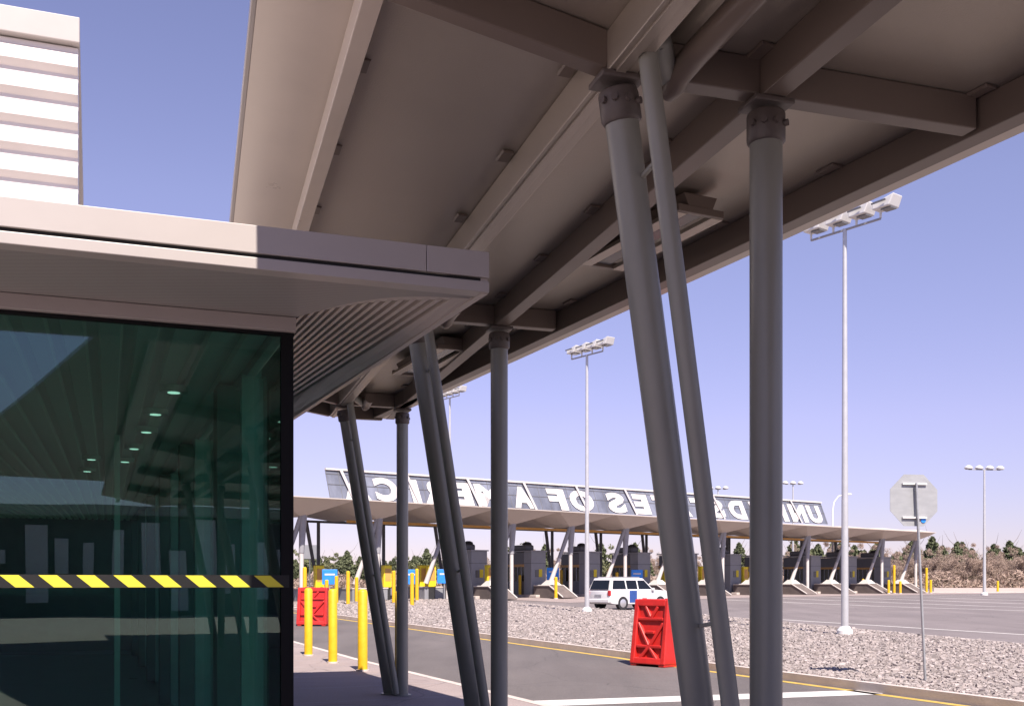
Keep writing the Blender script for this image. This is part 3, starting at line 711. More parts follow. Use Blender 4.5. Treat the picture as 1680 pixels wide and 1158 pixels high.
def text_mesh(s, size, extrude, offset=0.0):
    cu = bpy.data.curves.new('txt', 'FONT'); cu.body = s; cu.size = size; cu.extrude = extrude; cu.offset = offset; cu.align_x = 'LEFT'; cu.resolution_u = 4
    to = bpy.data.objects.new('txt', cu); COL.objects.link(to); bpy.context.view_layer.update()
    me = bpy.data.meshes.new_from_object(to.evaluated_get(bpy.context.evaluated_depsgraph_get())); bpy.data.objects.remove(to); return me
me = text_mesh('STOP', .32, .002, .006); me.materials.clear(); me.materials.append(M['letter'])
xsb = [v.co.x for v in me.vertices]; wd = max(xsb) - min(xsb)
for v in me.vertices:
    x, y_, z_ = v.co; p = cc - ax * (x - wd / 2) + up * (y_ - .11) + nr * (.063 + z_); v.co = p
o = bpy.data.objects.new('lettering', me); COL.objects.link(o); o.parent = pan

# ------------------------------------------------------------------ floodlight poles
def mast(base, topz, barv, label, nl=4, kind='flood', group='tall floodlight masts', r=.11):
    m_ = thing('floodlight_mast', base, label, 'light pole', group)
    H_ = topz - base.z
    MB().tube([(0, 0, .2), (0, 0, H_)], [r, r * .55], 16).build('pole', M['pole'], m_, smooth=True)
    MB().tube([(0, 0, 0), (0, 0, .12), (0, 0, .2), (0, 0, .24)], [r * 2.1, r * 2.1, r * 1.5, r * 1.3], 16).build('base_collar', M['lampw'], m_, smooth=True)
    d = Vector(barv); Lb = d.length; d.normalize(); up = Vector((0, 0, 1)); s_ = Vector((-d.y, d.x, 0))
    if s_.x > 0: pass
    MB().beam(Vector((0, 0, H_ - .05)) - d * Lb / 2, Vector((0, 0, H_ - .05)) + d * Lb / 2, .06, .05).build('cross_arm', M['steel_md'], m_)
    for i in range(nl):
        c = Vector((0, 0, H_)) + d * (Lb * (i / (nl - 1) - .5))
        hd = MB().tube([c, c + up * .22], .035, 8)
        head = hd.build('floodlight', M['lampw'], m_)
        bd = MB()
        if kind == 'flood':
            c2 = c + up * .22
            # housing leaning along the arm: parallelogram body with flared visor
            a, e = c2 - d * .16, c2 + d * .42
            bd.hexa([a - s_ * .2 + up * .0, e - s_ * .26 + up * -.02, e + s_ * .26 + up * -.02, a + s_ * .2, a - s_ * .16 + up * .18, e - s_ * .24 + d * .14 + up * .30, e + s_ * .24 + d * .14 + up * .30, a + s_ * .16 + up * .18])
            bd.build('housing', M['lampw'], m_ if False else head, bevel=.03)
            MB().beam(c2 + up * .12 - s_ * .275 - d * .12, c2 + up * .14 - s_ * .275 + d * .33, .03, .05).build('side_bracket', M['steel_dk'], head)
            MB().beam(c2 - up * .03 + d * .1, c2 - up * .03 + d * .42, .3, .025, 'top').build('lens', M['lens'], head)
        else:
            c2 = c + up * .15
            bd.tube([c2 - up * .12, c2, c2 + up * .16], [.30, .33, .12], 12); bd.build('housing', M['lampw'], head, smooth=True)
            MB().tube([c2 - up * .15, c2 - up * .12], .26, 12).build('lens', M['lens'], head)
    return m_
q = G(1386, 1040); mast(q, at(1393, 376, q.y).z, (1.45, -1.9, 0), 'tall floodlight mast on the gravel just left of the stop sign, nearest of all')
q = G(963, 1004); mast(q, at(963, 582, q.y).z, (1.3, -1.7, 0), 'floodlight mast on the gravel left of the parked white car')
q = G(738, 985, -.1); mast(q, at(738, 652, q.y).z, (1.3, -1.7, 0), 'floodlight mast rising directly behind the second slanted canopy column')
q = G(1615, 976, -.1); mast(q, at(1613, 770, q.y).z, (2.7, .4, 0), 'far mast with four round lamps at the right edge of the lot', kind='round', r=.13)
for px, py, tz, lb in ((1178, 968, 802, 'far mast with small lamps peeking over the letter sign between canopy columns'), (1301, 967, 794, 'far mast with small lamps peeking over the right end of the letter sign')):
    q = G(px, py, -.1); q = at(px, 957, 112); q.z = h(112) - .1
    mast(q, at(px, tz, 112).z, (1.7, .2, 0), lb, nl=3, kind='round', r=.13)
# curved street lamp behind plaza
q = at(1366, 957, 105); q.z = h(105) - .1; zt_ = at(1366, 812, 105).z - q.z
sl = thing('street_lamp', q, 'white curved arm street lamp rising past the right end of the letter sign', 'street lamp')
MB().tube([(0, 0, 0), (0, 0, zt_ - 1.5), (.15, 0, zt_ - .7), (.6, 0, zt_ - .1), (1.3, 0, zt_ + .1)], [.12, .09, .07, .06, .05], 10).build('pole', M['lampw'], sl, smooth=True)
MB().box(1.2, 1.9, -.14, .14, zt_ + .02, zt_ + .16).build('lamp_head', M['lampw'], sl, bevel=.03)

# ------------------------------------------------------------------ plaza canopy with the big letters
BAY = 4.99; TB = [-4.27 + BAY * k for k in range(-5, 12)]     # booth centres
pc = thing('plaza_canopy', PL(15, -6, h(85)), 'long folded pale canopy over the inspection lanes carrying giant reversed white letters', 'canopy')
def pb_(mb, name, m, bevel=0, smooth=False, par=None): return mb.build(name, M[m], par or pc, world=True, bevel=bevel, smooth=smooth)
TV = [t + 1.08 for t in TB]          # valleys
tl, tr = TB[0] - 1, 45.6
ks = [tl]; zz1 = [6.1]
for i, t in enumerate(TV):
    if tl < t < tr:
        ks += [t - BAY / 2, t] if t - BAY / 2 > tl else [t]
ks = sorted(set(round(x, 3) for x in ks)) + [tr]
vals = []
def isval(t): return any(abs(t - v) < .02 for v in TV)
EDZ = lambda t: 6.46 - .0055 * (t + 15)
rows = []
for t in ks:
    end = 1 if t in (ks[0], ks[-1]) else 0
    v = isval(t); e = EDZ(t)
    rows.append([PL(t, 4.3 if t < 45 else 1.2, e), PL(t, 2.3 if not end else (0.6 if t > 45 else 3.5), 5.50 if v else e - .04), PL(t, -4.0, 5.7 if v else 6.3), PL(t, -10.0, 6.4)])
mb = MB(); vs = []; mcol = 4
for dz in (0, .05):
    for r_ in rows: vs += [p + Vector((0, 0, dz if j in (0, 3) else (dz * 3 + (.9 if isval(ks[i_]) else .1) * (dz > 0)))) for i_, j, p in ((rows.index(r_), j, p) for j, p in enumerate(r_))]
N_ = len(rows) * mcol; fs = []
for i in range(len(rows) - 1):
    for j in range(mcol - 1):
        a = i * mcol + j
        c = (a, a + 1, a + mcol + 1, a + mcol)
        if isval(ks[i + 1]) == isval(ks[i]) or j != 0: tri = [(c[0], c[1], c[2]), (c[0], c[2], c[3])]
        else: tri = [(c[0], c[1], c[2]), (c[0], c[2], c[3])] if isval(ks[i + 1]) else [(c[0], c[1], c[3]), (c[1], c[2], c[3])]
        fs += tri; fs.append(tuple(x + N_ for x in reversed(c)))
    a = i * mcol; fs.append((a, a + mcol, a + mcol + N_, a + N_)); a += mcol - 1; fs.append((a, a + mcol, a + mcol + N_, a + N_))
mb.add(vs, fs); pb_(mb, 'folded_roof', 'fabric')
pb_(MB().beam(PL(tl, 4.36, EDZ(tl) + .0), PL(ks[-2], 4.36, EDZ(ks[-2]) + .0), .06, .055), 'front_edge', 'fabric')
pb_(MB().beam(PL(TB[3], 0.2, 5.40), PL(tr - 6, 0.2, 5.28), .14, .16), 'yellow_beam', 'orange')
pb_(MB().beam(PL(TB[3], -6.5, 5.75), PL(tr - 2, -6.5, 5.65), .2, .16), 'rear_beam', 'steel_dk')
# supports in each bay
for i, t in enumerate(TV):
    if t > 43: continue
    g0 = h(PL(t, 0).y) - .1
    tt = PL(t, 2.3, 5.62)
    lo = PL(t - 1.2, 1.62, g0 + 1.1); mid = lo.lerp(tt, .42)
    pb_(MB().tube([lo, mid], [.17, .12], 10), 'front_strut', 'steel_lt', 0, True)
    pb_(MB().tube([mid, tt], [.13, .16], 10), 'front_strut', 'steel_md', 0, True)  # upper strut grey: canopy shade painted into its colour
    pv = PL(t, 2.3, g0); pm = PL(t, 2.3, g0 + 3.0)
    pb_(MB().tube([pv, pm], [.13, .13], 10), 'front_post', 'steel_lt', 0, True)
    pb_(MB().tube([pm, tt + T * .1], [.16, .24], 10), 'front_post', 'steel_md', 0, True)  # upper post darkened the same way for the shade under the roof
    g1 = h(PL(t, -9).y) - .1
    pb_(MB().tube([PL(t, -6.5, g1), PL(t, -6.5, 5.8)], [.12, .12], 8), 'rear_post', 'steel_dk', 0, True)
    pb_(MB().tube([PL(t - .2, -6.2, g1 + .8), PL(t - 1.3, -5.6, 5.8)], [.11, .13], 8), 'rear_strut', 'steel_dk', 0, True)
# letter sign: glazed panels leaning away from the camera
ZS0, ZS1, LEAN = 6.82, 8.72, .8
s0, s1 = tpx(541), tpx(1357)
def SG(t, f, o=0.0): q = PL(t, -LEAN * f + .1 + o, ZS0 + (ZS1 - ZS0) * f); return q
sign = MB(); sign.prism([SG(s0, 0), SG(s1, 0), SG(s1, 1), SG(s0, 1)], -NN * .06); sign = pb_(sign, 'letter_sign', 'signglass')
pb_(MB().beam(SG(s0, 1, .02), SG(s1, 1, .02), .22, .12), 'sign_top_rail', 'steel_lt')
mb = MB(); t = s0
while t < s1:
    mb.beam(SG(t, 0, .005), SG(t, 1, .005), .035, .02, 'mid'); t += .86
mb.beam(SG(s0, .5, .012), SG(s1, .5, .012), .02, .04); mb.beam(SG(s0, .86, .012), SG(s1, .86, .012), .02, .04)
pb_(mb, 'glazing_bars', 'steel_dk')
for k in range(-1, 9):
    t = -4.59 + 4.7 * k - 4.7
    if s0 < t < s1: pb_(MB().beam(SG(t - .35, 1.03, .14), SG(t + .25, -.02, .10), .2, .1), 'sign_strut', 'letter')
LET = [('A', 565, 607), ('C', 617, 655), ('I', 676, 690), ('R', 697, 727), ('E', 743, 776), ('M', 784, 828), ('A', 843, 876), ('F', 903, 931), ('O', 938, 976), ('S', 999, 1028), ('E', 1043, 1067), ('T', 1075, 1101), ('A', 1106, 1134), ('T', 1138, 1161), ('S', 1166, 1190),
       ('D', 1199, 1225), ('E', 1235, 1257), ('T', 1261, 1282), ('I', 1285, 1293), ('N', 1299, 1325), ('U', 1329, 1350)]
for ch, xa, xb in LET:
    me = text_mesh(ch, 1.0, .03, .056)
    X = [v.co.x for v in me.vertices]; Yc = [v.co.y for v in me.vertices]; x0, x1, y0, y1 = min(X), max(X), min(Yc), max(Yc)
    ta, tb = tpx(xa), tpx(xb); zr = pc.location
    inv = parent_world(pc).inverted()
    for v in me.vertices:
        u_ = (v.co.x - x0) / (x1 - x0); w_ = (v.co.y - y0) / (y1 - y0)
        p = SG(tb + (ta - tb) * u_ - .12 * (w_ - .5), .03 + .82 * w_, .06 + v.co.z * .5)
        v.co = inv @ p
    me.materials.clear(); me.materials.append(M['letter'])
    o = bpy.data.objects.new('letter', me); COL.objects.link(o); o.parent = sign
# ---- booths
def make_booth(loc, label):
    b_ = thing('inspection_booth', loc, label, 'booth', 'inspection booths under the plaza canopy', PA)
    # local x along plaza, local -y towards the camera side
    isl = MB().box(-.95, .95, -1.0, 4.5, 0, .2).build('island', M['kerb'], b_, bevel=.03)
    MB().box(-.64, .64, 0, .9, .2, 3.25).build('end_wall', M['booth'], b_, bevel=.02)
    MB().box(-.66, .66, -.02, .92, 2.4, 2.43).build('wall_joint', M['booth_dk'], b_)
    MB().box(-.62, .62, .9, 3.1, .2, 1.15).build('lower_wall', M['booth_dk'], b_)
    MB().box(-.62, .62, .9, 3.1, 2.25, 3.2).build('upper_wall', M['booth_dk'], b_)
    MB().box(-.60, .60, .9, 3.05, 1.15, 2.25).build('glazing', M['carg'], b_)
    for y in (1.2, 1.65, 2.1, 2.55, 2.98): mb = MB(); mb.box(-.64, -.60, y, y + .06, 1.15, 2.25); mb.build('window_bar', M['steel_md'], b_)
    MB().box(-.67, .67, .88, 3.15, 2.18, 2.36).build('ochre_band', M['orange'], b_)
    MB().box(-.72, .72, -.08, 3.25, 3.25, 3.33).build('roof_edge', M['steel_md'], b_)
    MB().box(-.30, -.0, -.03, 0, 1.45, 1.95).build('window', M['lens'], b_)
    MB().box(.02, .30, -.03, 0, 1.45, 2.0).build('notice', M['yellow_b'], b_)
    mb = MB(); mb.box(-.45, .35, 1.0, 2.6, 3.33, 3.75); mb.build('rooftop_unit', M['booth_dk'], b_, bevel=.12, seg=3)
    MB().tube([(0, 1.4, 3.75), (0, 1.4, 3.9), (0, 1.4, 3.98)], [.34, .3, .12], 10).build('rooftop_fan', M['dark'], b_, smooth=True)
    return b_
def crash(loc, label):
    c_ = thing('crash_block', loc, label, 'lane barrier', 'sloped lane end blocks in front of the booths', PA)
    MB().prism([(-.62, -.25, 0), (-.62, -3.6, 0), (-.62, -3.6, .06), (-.62, -2.1, .82), (-.62, -.25, .82)], (1.24, 0, 0)).build('ramp', M['pedestal'], c_, bevel=.02)
    for x_ in (-.62, .62):
        MB().tube([(x_, -.3, .85), (x_, -2.1, .85), (x_, -3.65, .07)], .05, 8).build('edge_tube', M['steel_lt'], c_, smooth=True)
    MB().hexa([(-.6, -2.15, .9), (.4, -2.15, .9), (.4, -1.1, .9), (-.6, -1.1, .9), (-.35, -1.85, 1.22), (.12, -1.85, 1.22), (.12, -1.4, 1.22), (-.35, -1.4, 1.22)]).build('strut_shoe', M['steel_lt'], c_)
    return c_
bp = cp = None
names = ['half hidden behind the second slanted canopy column', 'below the letter A, right of the second upright column', 'behind the slim mast left of the white car', 'right above the roof of the white car',
         'behind the nearest slanted canopy column', 'in the gap between nearest downspout and upright column', 'behind the nearest upright canopy column', 'just right of the nearest upright column', 'cut by the tallest mast', 'rightmost, at the far end of the plaza']
cn = ['behind the second slanted canopy column', 'just right of the second upright column', 'behind the slim mast left of the white car', 'hidden mostly by the white car', 'partly behind the nearest slanted column', 'between nearest downspout and upright column', 'behind the nearest upright column', 'right of the nearest upright column', 'cut by the tallest mast', 'last at the right end of the row']
for k in range(10):
    t = -4.27 + BAY * k; q = PL(t, 0.0); q.z = h(q.y) - .1
    lb = 'dark grey inspection booth ' + names[k]
    if bp is None: bp = make_booth(q, lb)
    else: copy_tree(bp, q, label=lb)
for k in range(10):
    t = -4.27 + BAY * k
    if t > 42: break
    q = PL(t, 0.0); q.z = h(q.y) - .1; lb = 'brown sloped lane end block ' + cn[k]
    if cp is None: cp = crash(q, lb)
    else: copy_tree(cp, q, label=lb)
# portal monitors: yellow panels in lanes
def monitor(q, label):
    m_ = thing('portal_monitor', q, label, 'lane scanner', 'yellow scanner posts in the lanes', PA)
    MB().box(-.28, .28, -.2, .2, .9, 2.3).build('panel', M['yellow_b'], m_, bevel=.04)
    MB().box(-.22, .22, -.16, .16, 0, .9).build('pedestal', M['dark'], m_, bevel=.02)
    MB().box(-.2, .2, -.21, -.2, 1.3, 2.1).build('face_plate', M['orange'], m_)
    return m_
mp_ = None
for px, n_, lb in ((523, 1, 'tall yellow scanner post above the left red barrier'), (634, 1.5, 'yellow scanner post just left of the third upright column'), (693, 1, 'yellow scanner post left of the second slanted column'), (707, 2, 'yellow scanner post nearest the second slanted column, right of its neighbour'),
                   (803, 1.5, 'yellow scanner post just left of the second upright column'), (1092, 1, 'yellow scanner post left of the nearest slanted column'), (1152, 1, 'yellow scanner post between the nearest slanted column and downspout'), (1221, 0, 'narrow yellow scanner post left of the nearest upright column')):
    q = PL(tpx(px), n_); q = at(px, 957, q.y); q.z = h(q.y) - .1
    if mp_ is None: mp_ = monitor(q, lb)
    else: copy_tree(mp_, q, label=lb)
# small yellow posts in lanes
yp = None
def ypost(q, label, hh):
    m_ = thing('lane_post', q, label, 'post', 'yellow posts at the lanes')
    o = MB().tube([(0, 0, 0), (0, 0, hh - .05), (0, 0, hh)], [.11, .11, .06], 12).build('post', M['yellow'], m_, smooth=True)
    MB().tube([(0, 0, 0), (0, 0, .08)], .15, 12).build('footing', M['kerb'], m_); return m_
for px, Y, hh, lb in [(a_, (b_ - 7 if a_ < 760 and b_ > 61 else b_), c_, d_) for a_, b_, c_, d_ in ((1467, 91, 2.5, 'tall thin yellow post, left of the stop sign post at the plaza end'), (1458, 90, 1.2, 'short yellow post just left of the tall post near the plaza end'), (1477, 90, 1.1, 'short yellow post just right of the tall post near the plaza end'),
                      (1520, 94, 2.3, 'tall thin yellow post just right of the stop sign post'), (1527, 93, 1.2, 'short yellow post right of the stop sign post'), (1637, 100, 1.1, 'lone short yellow post far out near the right mast'),
                      (772, 70.5, 1.9, 'yellow post before the dark booth behind the second slanted column'), (500, 62, 2.2, 'yellow lane post at the glass corner, far behind the leftmost bollard'), (536, 66, 1.5, 'yellow lane post behind the gap of the two leftmost bollards'), (552, 68, 1.7, 'thin yellow lane post right of the second bollard'),
                      (571, 66, 2.0, 'thin yellow lane post left of the third bollard'), (585, 70, 1.6, 'thin yellow lane post directly above the third bollard'), (617, 66, 2.2, 'yellow lane post behind the third slanted column'), (646, 68, 2.0, 'yellow lane post left of the third upright column'),
                      (676, 64, 1.9, 'yellow lane post right of the third upright column'), (684, 70, 2.1, 'yellow lane post farther right of the third upright column'), (664, 61, 1.4, 'short yellow lane post behind the third upright column'),
                      (826, 69, 2.2, 'yellow lane post just right of the second upright column'), (853, 74, 1.6, 'yellow lane post at the left edge of the booth beside the letter A'), (912, 70, 1.5, 'yellow lane post under the letters OF, left of the slim mast'), (921, 78, 2.0, 'yellow lane post farther back under the letters OF'), (998, 79, 2.1, 'yellow lane post above the white car roof, under the letter S'),
                      (1012, 76, 1.8, 'yellow lane post above the white car roof, left of the letter E strut'), (1086, 80, 2.2, 'yellow lane post touching the nearest slanted column on its left'), (1160, 84, 1.7, 'yellow lane post in the slit between nearest slanted column and downspout'), (1228, 88, 1.9, 'yellow lane post left edge of the nearest upright column'), (1416, 92, 1.3, 'short yellow post right of the tallest mast foot'))]:
    q = at(px, 957, Y); q.z = h(Y) - .1; ypost(q, lb, hh)
# blue signs
for px, py, Y, lb in ((541, 946, 62, 'small blue lane sign behind the second bollard'), (675, 946, 63, 'blue lane sign right of the third upright column'), (729, 945, 66, 'blue lane sign next to the second slanted column'), (907, 941, 74, 'bright blue lane sign right of a dark booth beside the thin mast'), (1045, 944, 78, 'blue lane sign above the white car')):
    q = at(px, 957, Y); q.z = h(Y) - .1; s_ = thing('lane_sign', q, lb, 'sign', 'blue signs in the lanes', .2)
    zz = at(px, py, Y).z - q.z
    MB().box(-.45, .45, -.03, .03, zz - .45, zz + .45).build('panel', M['blue'], s_, bevel=.02)
    MB().tube([(0, .05, 0), (0, .05, zz)], .04, 8).build('post', M['galv'], s_, smooth=True)
    MB().box(-.3, .3, -.036, -.03, zz + .1, zz + .2).build('white_bar', M['letter'], s_)
q = at(508, 957, 82); q.z = h(82); s_ = thing('back_of_sign', q, 'grey square sign back on a post near the glass corner', 'sign')
zz = at(508, 905, 82).z - q.z; MB().box(-.55, .55, -.03, .03, zz - .55, zz + .55).build('panel', M['booth'], s_); MB().tube([(0, .06, 0), (0, .06, zz)], .05, 8).build('post', M['steel_dk'], s_)
# concrete lane walls on the left
for xa, xb, n_, lb in ((482, 494, 2, 'low grey lane wall at the glass corner'), (555, 590, 2, 'low grey lane wall between second and third bollards'), (678, 718, 1.5, 'low grey lane wall left of the second slanted column'), (600, 612, 2, 'low grey lane wall stub behind the third slanted column')):
    ta, tb = tpx(xa), tpx(xb); q = PL((ta + tb) / 2, n_); q.z = h(q.y) - .1; w_ = (tb - ta) / 2
    c_ = thing('lane_wall', q, lb, 'wall', 'low lane walls', PA); MB().box(-w_, w_, 0, 4, 0, .85).build('wall', M['booth'], c_, bevel=.03); MB().box(-w_ - .03, w_ + .03, -.03, 4.03, .85, .93).build('coping', M['kerb'], c_)

# ------------------------------------------------------------------ white SUV
def suv(loc, rz):
    c = thing('parked_car', loc, 'white sport utility vehicle with a blue door stripe parked behind the gravel island', 'car', None, rz)
    c.scale = (.93, .93, .93)
    # local x forward, y left
    prof = [(-2.42, .45), (-2.45, .62), (-2.40, 1.05), (1.0, 1.10), (2.2, 1.02), (2.42, .85), (2.45, .5), (2.35, .32), (1.95, .30), (-2.0, .30), (-2.35, .34)]
    mb = MB(); vs = []
    for y, k in ((-.93, .0), (-.90, .02), (.90, .02), (.93, .0)): pass
    def ringp(y, ins): return [(x * (1 - ins * .4), y, z if z < .6 else z - ins * .0) for x, z in prof]
    n = len(prof); ys = [(-.95, .03), (-.90, 0), (.90, 0), (.95, .03)]
    for y, ins in ys: vs += ringp(y, ins)
    fs = [tuple(range(n))] + [tuple(reversed(range(3 * n, 4 * n)))]
    for r_ in range(3): fs += [(r_ * n + i, (r_ + 1) * n + i, (r_ + 1) * n + (i + 1) % n, r_ * n + (i + 1) % n) for i in range(n)]
    mb.add(vs, fs); body = mb.build('body', M['carw'], c, bevel=.04, seg=2, smooth=True)
    gh = MB().hexa([(-2.38, -.90, 1.04), (1.05, -.90, 1.04), (1.05, .90, 1.04), (-2.38, .90, 1.04), (-2.12, -.70, 1.74), (.30, -.70, 1.74), (.30, .70, 1.74), (-2.12, .70, 1.74)])
    gh.build('cabin', M['carw'], c, bevel=.06, seg=3, smooth=True)
    def sidew(x0b, x1b, x0t, x1t, sy, name='side_window'):
        def P(x, z, o): f = (z - 1.04) / .70; return (x, sy * (.90 - .20 * f + o), z)
        zb, zt = 1.14, 1.62
        mb = MB(); mb.hexa([P(x0b, zb, -.02), P(x1b, zb, -.02), P(x1b, zb, .012), P(x0b, zb, .012), P(x0t, zt, -.02), P(x1t, zt, -.02), P(x1t, zt, .012), P(x0t, zt, .012)]); mb.build(name, M['carg'], c)
    for sy in (-1, 1):
        sidew(-2.20, -1.18, -2.02, -1.18, sy); sidew(-1.08, -.30, -1.08, -.30, sy); sidew(-.20, .80, -.20, .32, sy)
        for x in (-1.48, 1.42):
            w = MB().tube([(x, sy * .74, .37), (x, sy * .965, .37)], .37, 24).build('wheel', M['dark'], c, smooth=True)
            MB().tube([(x, sy * .96, .37), (x, sy * .978, .37)], [.24, .2], 16).build('rim', M['rim'], w, smooth=True)
            MB().tube([(x, sy * .80, .42), (x, sy * .955, .42)], .43, 24).build('wheel_arch', M['dark'], c, smooth=True) if False else None
        MB().box(-.98, -.42, sy * .953 - .004, sy * .953 + .004, .40, 1.06).build('blue_stripe', M['carb'], c)
        MB().box(-2.47, -2.36, sy * .86 - .09, sy * .86 + .09, .78, 1.06).build('tail_light', M['tail'], c, bevel=.02)
        MB().box(2.36, 2.45, sy * .75 - .15, sy * .75 + .15, .72, .9).build('headlight', M['rim'], c, bevel=.02)
        MB().box(.68, .86, sy * 1.0 - .07, sy * 1.0 + .07, 1.05, 1.2).build('mirror', M['carw'], c, bevel=.03)
        MB().beam((-1.9, sy * .6, 1.76), (.1, sy * .6, 1.76), .04, .05).build('roof_rail', M['steel_md'], c)
        mb = MB()
        for x in (-1.13, -.25, .62): mb.box(x, x + .012, sy * .949 - .003, sy * .949 + .003, .45, 1.06)
        mb.build('door_gap', M['dark'], c)
    MB().hexa([(-2.40, -.72, 1.12), (-2.3, -.72, 1.12), (-2.3, .72, 1.12), (-2.40, .72, 1.12), (-2.215, -.62, 1.62), (-2.1, -.62, 1.62), (-2.1, .62, 1.62), (-2.215, .62, 1.62)]).build('rear_window', M['carg'], c)
    MB().hexa([(.3, -.75, 1.1), (.96, -.78, 1.12), (.96, .78, 1.12), (.3, .75, 1.1), (.2, -.64, 1.66), (.42, -.64, 1.66), (.42, .64, 1.66), (.2, .64, 1.66)]).build('windscreen', M['carg'], c)
    MB().box(-2.52, -2.36, -.9, .9, .40, .60).build('rear_bumper', M['carw'], c, bevel=.04)
    MB().box(-2.47, -2.44, -.26, .26, .72, .84).build('number_plate', M['steel_md'], c)
q = G(1045, 995, -.1); q = at(1034, 957, 54); q.z = h(54) - .1
suv(q, math.radians(90 - 52))

# ------------------------------------------------------------------ trees
def leafmesh(name, n, fn, size, seed, m, asp=1.0):
    r_ = np.random.RandomState(seed); vs = []; fs = []
    for i in range(n):
        p, s = fn(r_); s *= size * (.6 + .8 * r_.rand())
        a = r_.normal(size=3); a /= np.linalg.norm(a); b_ = r_.normal(size=3); b_ -= a * a.dot(b_); b_ /= np.linalg.norm(b_)
        a = a * s * asp; b_ = b_ * s
        o = len(vs); vs += [tuple(p - a), tuple(p + b_ * .6), tuple(p + a), tuple(p - b_ * .6)]; fs.append((o, o + 1, o + 2, o + 3))
    me = bpy.data.meshes.new(name); me.from_pydata(vs, [], fs); me.materials.append(m); return me
def pine_fn(H_, Wd):
    def f(r_):
        z = (.12 + .88 * r_.rand() ** 1.25); lay = .65 + .35 * abs(math.sin(z * 24)); rad = Wd * (1 - z) ** .6 * lay * (r_.rand() ** .4) + .05; a = r_.rand() * 6.28
        return np.array([rad * math.cos(a), rad * math.sin(a), z * H_ - rad * .12]), 1.0
    return f
def round_fn(H_, Wd, seed):
    rr_ = np.random.RandomState(seed); bl = [(rr_.normal(size=3) * np.array([Wd * .5, Wd * .5, H_ * .2]) + np.array([0, 0, H_ * .58]), Wd * (.18 + .24 * rr_.rand())) for _ in range(26)]
    def f(r_):
        c, rd = bl[r_.randint(len(bl))]; d = r_.normal(size=3); d /= np.linalg.norm(d); return c + d * rd * (r_.rand() ** .35) * np.array([1, 1, .8]), 1.0
    return f
def trunkmesh(H_, r0, branches, seed, m):
    rr_ = random.Random(seed); mb = MB(); mb.tube([(0, 0, -.3), (0, 0, H_ * .5), (rr_.uniform(-.2, .2), 0, H_ * .9)], [r0, r0 * .6, r0 * .15], 7)
    for i in range(branches):
        z = H_ * rr_.uniform(.2, .75); a = rr_.uniform(0, 6.28); L_ = H_ * rr_.uniform(.18, .38)
        mb.tube([(0, 0, z), (math.cos(a) * L_ * .5, math.sin(a) * L_ * .5, z + L_ * .5), (math.cos(a) * L_ * .8, math.sin(a) * L_ * .8, z + L_ * 1.0)], [r0 * .4, r0 * .25, r0 * .08], 5)
    me = bpy.data.meshes.new('trunk'); me.from_pydata(mb.v, [], mb.f); me.materials.append(m); return me
kinds = []
for i in range(4): kinds.append(('pine_tree', leafmesh('crown', 2200, pine_fn(8 + i * .8, 2.9 + .4 * i), .34, i, M['pine']), trunkmesh(9 + i, .16, 4, i, M['bark'])))
for i in range(3): kinds.append(('leafy_tree', leafmesh('crown', 1500, round_fn(8 + i, 2.4, i + 5), .24, 10 + i, M['leafy']), trunkmesh(6 + i, .18, 8, 10 + i, M['bark'])))
for i in range(4): kinds.append(('bare_tree', leafmesh('crown', 3600, round_fn(6.5 + i * .6, 2.6, i + 20), .42, 20 + i, M['twig'], .07), trunkmesh(4.3 + i * .5, .12, 16, 20 + i, M['twig'])))
def tree(ki, x, y, sc, label, group):
    nm, cm, tm = kinds[ki]; t = thing(nm, (x, y, h(y) - .2), label, 'tree', group, R.uniform(0, 6.28)); t.scale = (sc, sc, sc * R.uniform(.9, 1.1))
    for n_, me in (('crown', cm), ('trunk', tm)):
        o = bpy.data.objects.new(n_, me); COL.objects.link(o); o.parent = t
def pxX(px, Y): return (px - 840) / F * Y
for i in range(64):
    px = 478 + i * 4.5 + R.uniform(-5, 5); Y = R.uniform(165, 200); k = R.choice([0, 1, 2, 3, 3, 4, 5, 6])
    tree(k, pxX(px, Y), Y, R.uniform(.36, .62), 'green tree in the distant belt seen under the plaza canopy, left half of the view', 'green trees left of the booths')
for i in range(62):
    px = 780 + i * 9.2 + R.uniform(-6, 6); Y = R.uniform(190, 225); k = R.choice([7, 8, 9, 10, 4, 0, 3])
    tree(k, pxX(px, Y), Y, R.uniform(.62, .9), 'brown or green tree glimpsed between the booths in the far tree line', 'trees glimpsed between the booths')
for i in range(66):
    px = 1300 + i * 6.8 + R.uniform(-6, 6); Y = R.uniform(185, 215); tree(R.choice([0, 1, 2, 3]), pxX(px, Y), Y, R.uniform(.72, .86), 'dark green pine topping the bare thicket at the right', 'pines behind the bare thicket')
for i in range(75):
    px = 1290 + i * 6.0 + R.uniform(-6, 6); Y = R.uniform(150, 180); tree(R.choice([7, 8, 9, 10]), pxX(px, Y), Y, R.uniform(.58, .82), 'bare brown tree in the thicket along the right edge of the lot', 'bare trees in the right thicket')
# low brush in front
r_ = np.random.RandomState(9)
def brush(r2):
    px = 470 + r2.rand() * 1300; Y = 150 + 14 * r2.rand(); z = h(Y) + (r2.rand() ** 1.4) * 2.6 * (.7 + .3 * math.sin(px * .05)); return np.array([pxX(px, Y), Y, z]), 1.0
me = leafmesh('brush', 26000, brush, .6, 31, M['twig'], .12); o = bpy.data.objects.new('brush', me); COL.objects.link(o); tag(o, 'low dry brown brush at the foot of the distant trees', 'brush', kind='stuff')

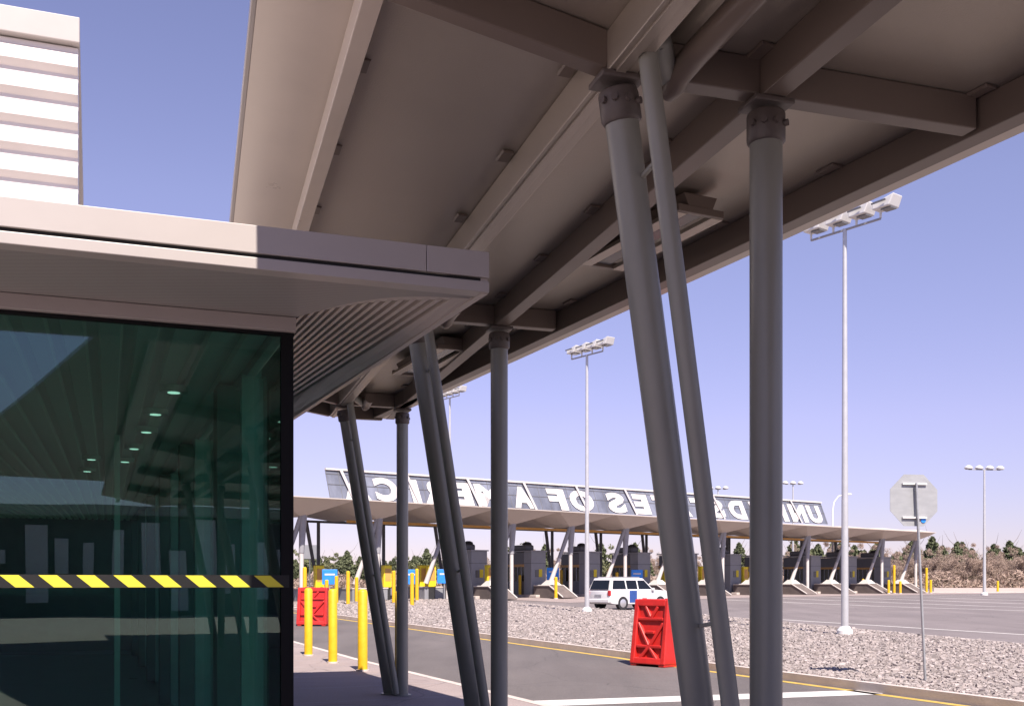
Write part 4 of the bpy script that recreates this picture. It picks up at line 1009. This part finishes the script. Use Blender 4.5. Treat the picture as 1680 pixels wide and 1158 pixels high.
# ------------------------------------------------------------------ building behind the viewer (seen mirrored in the glass)
q = Vector((14, -42, 0)); rb = thing('service_building', q, 'low building with white piers and dark bays mirrored in the glass wall', 'building', rz=.35)
MB().box(-30, 30, -8, 0, -.2, 5.0).build('wall', M['booth_dk'], rb)
MB().box(-31, 31, -9, .6, 5.0, 5.5).build('roof', M['white_metal'], rb)
for i in range(44): MB().box(-29.5 + i * 1.35, -29.2 + i * 1.35 + R.uniform(0, .75), 0, .35, R.uniform(.2, 2.6), R.uniform(3.0, 4.9)).build('pier', M['pier'], rb)

# ------------------------------------------------------------------ light, sky, camera
SUNV = Vector((.22, -.74, 1.0)).normalized()
sun = bpy.data.lights.new('sun', 'SUN'); sun.energy = 5.0; sun.angle = math.radians(.5); sun.color = (1.0, .90, .81)
so_ = bpy.data.objects.new('sun', sun); COL.objects.link(so_); so_.rotation_euler = SUNV.to_track_quat('Z', 'Y').to_euler(); so_.location = (5, -20, 30)
w = bpy.data.worlds.new('World'); scene.world = w; w.use_nodes = True; N = w.node_tree.nodes; L = w.node_tree.links
bg = N['Background']; sky = N.new('ShaderNodeTexSky'); sky.sky_type = 'NISHITA'; sky.sun_disc = False
sky.sun_elevation = math.asin(SUNV.z); sky.sun_rotation = math.atan2(SUNV.x, SUNV.y); sky.air_density = 1.0; sky.dust_density = 0.0; sky.ozone_density = 2.5
mx = N.new('ShaderNodeMix'); mx.data_type = 'RGBA'; mx.blend_type = 'MULTIPLY'; mx.inputs['Factor'].default_value = 1; mx.inputs['B'].default_value = (1.26, .865, .95, 1)
L.new(sky.outputs[0], mx.inputs['A'])
tcw = N.new('ShaderNodeTexCoord'); sx = N.new('ShaderNodeSeparateXYZ'); rw = N.new('ShaderNodeValToRGB'); m2 = N.new('ShaderNodeMix'); m2.data_type = 'RGBA'; m2.blend_type = 'MULTIPLY'; m2.inputs['Factor'].default_value = 1
L.new(tcw.outputs['Generated'], sx.inputs[0]); L.new(sx.outputs['Z'], rw.inputs['Fac'])
rw.color_ramp.elements[0].position = 0.0; rw.color_ramp.elements[0].color = (.42, .54, .68, 1); rw.color_ramp.elements[1].position = .34; rw.color_ramp.elements[1].color = (1, 1, 1, 1)
e_ = rw.color_ramp.elements.new(.15); e_.color = (.80, .79, .88, 1)
L.new(mx.outputs['Result'], m2.inputs['A']); L.new(rw.outputs['Color'], m2.inputs['B']); L.new(m2.outputs['Result'], bg.inputs['Color']); bg.inputs['Strength'].default_value = 0.0905
cam = bpy.data.cameras.new('camera'); co = bpy.data.objects.new('camera', cam); COL.objects.link(co)
co.location = (0, 0, EYE); co.rotation_euler = (math.radians(90), 0, 0); cam.sensor_width = 36; cam.lens = 36 * F / 1680; cam.shift_y = (HZ - 579) / 1680
cam.clip_start = .05; cam.clip_end = 6000; scene.camera = co
scene.view_settings.view_transform = 'Standard'; scene.view_settings.look = 'None'; scene.view_settings.exposure = 0.94; scene.view_settings.gamma = 1
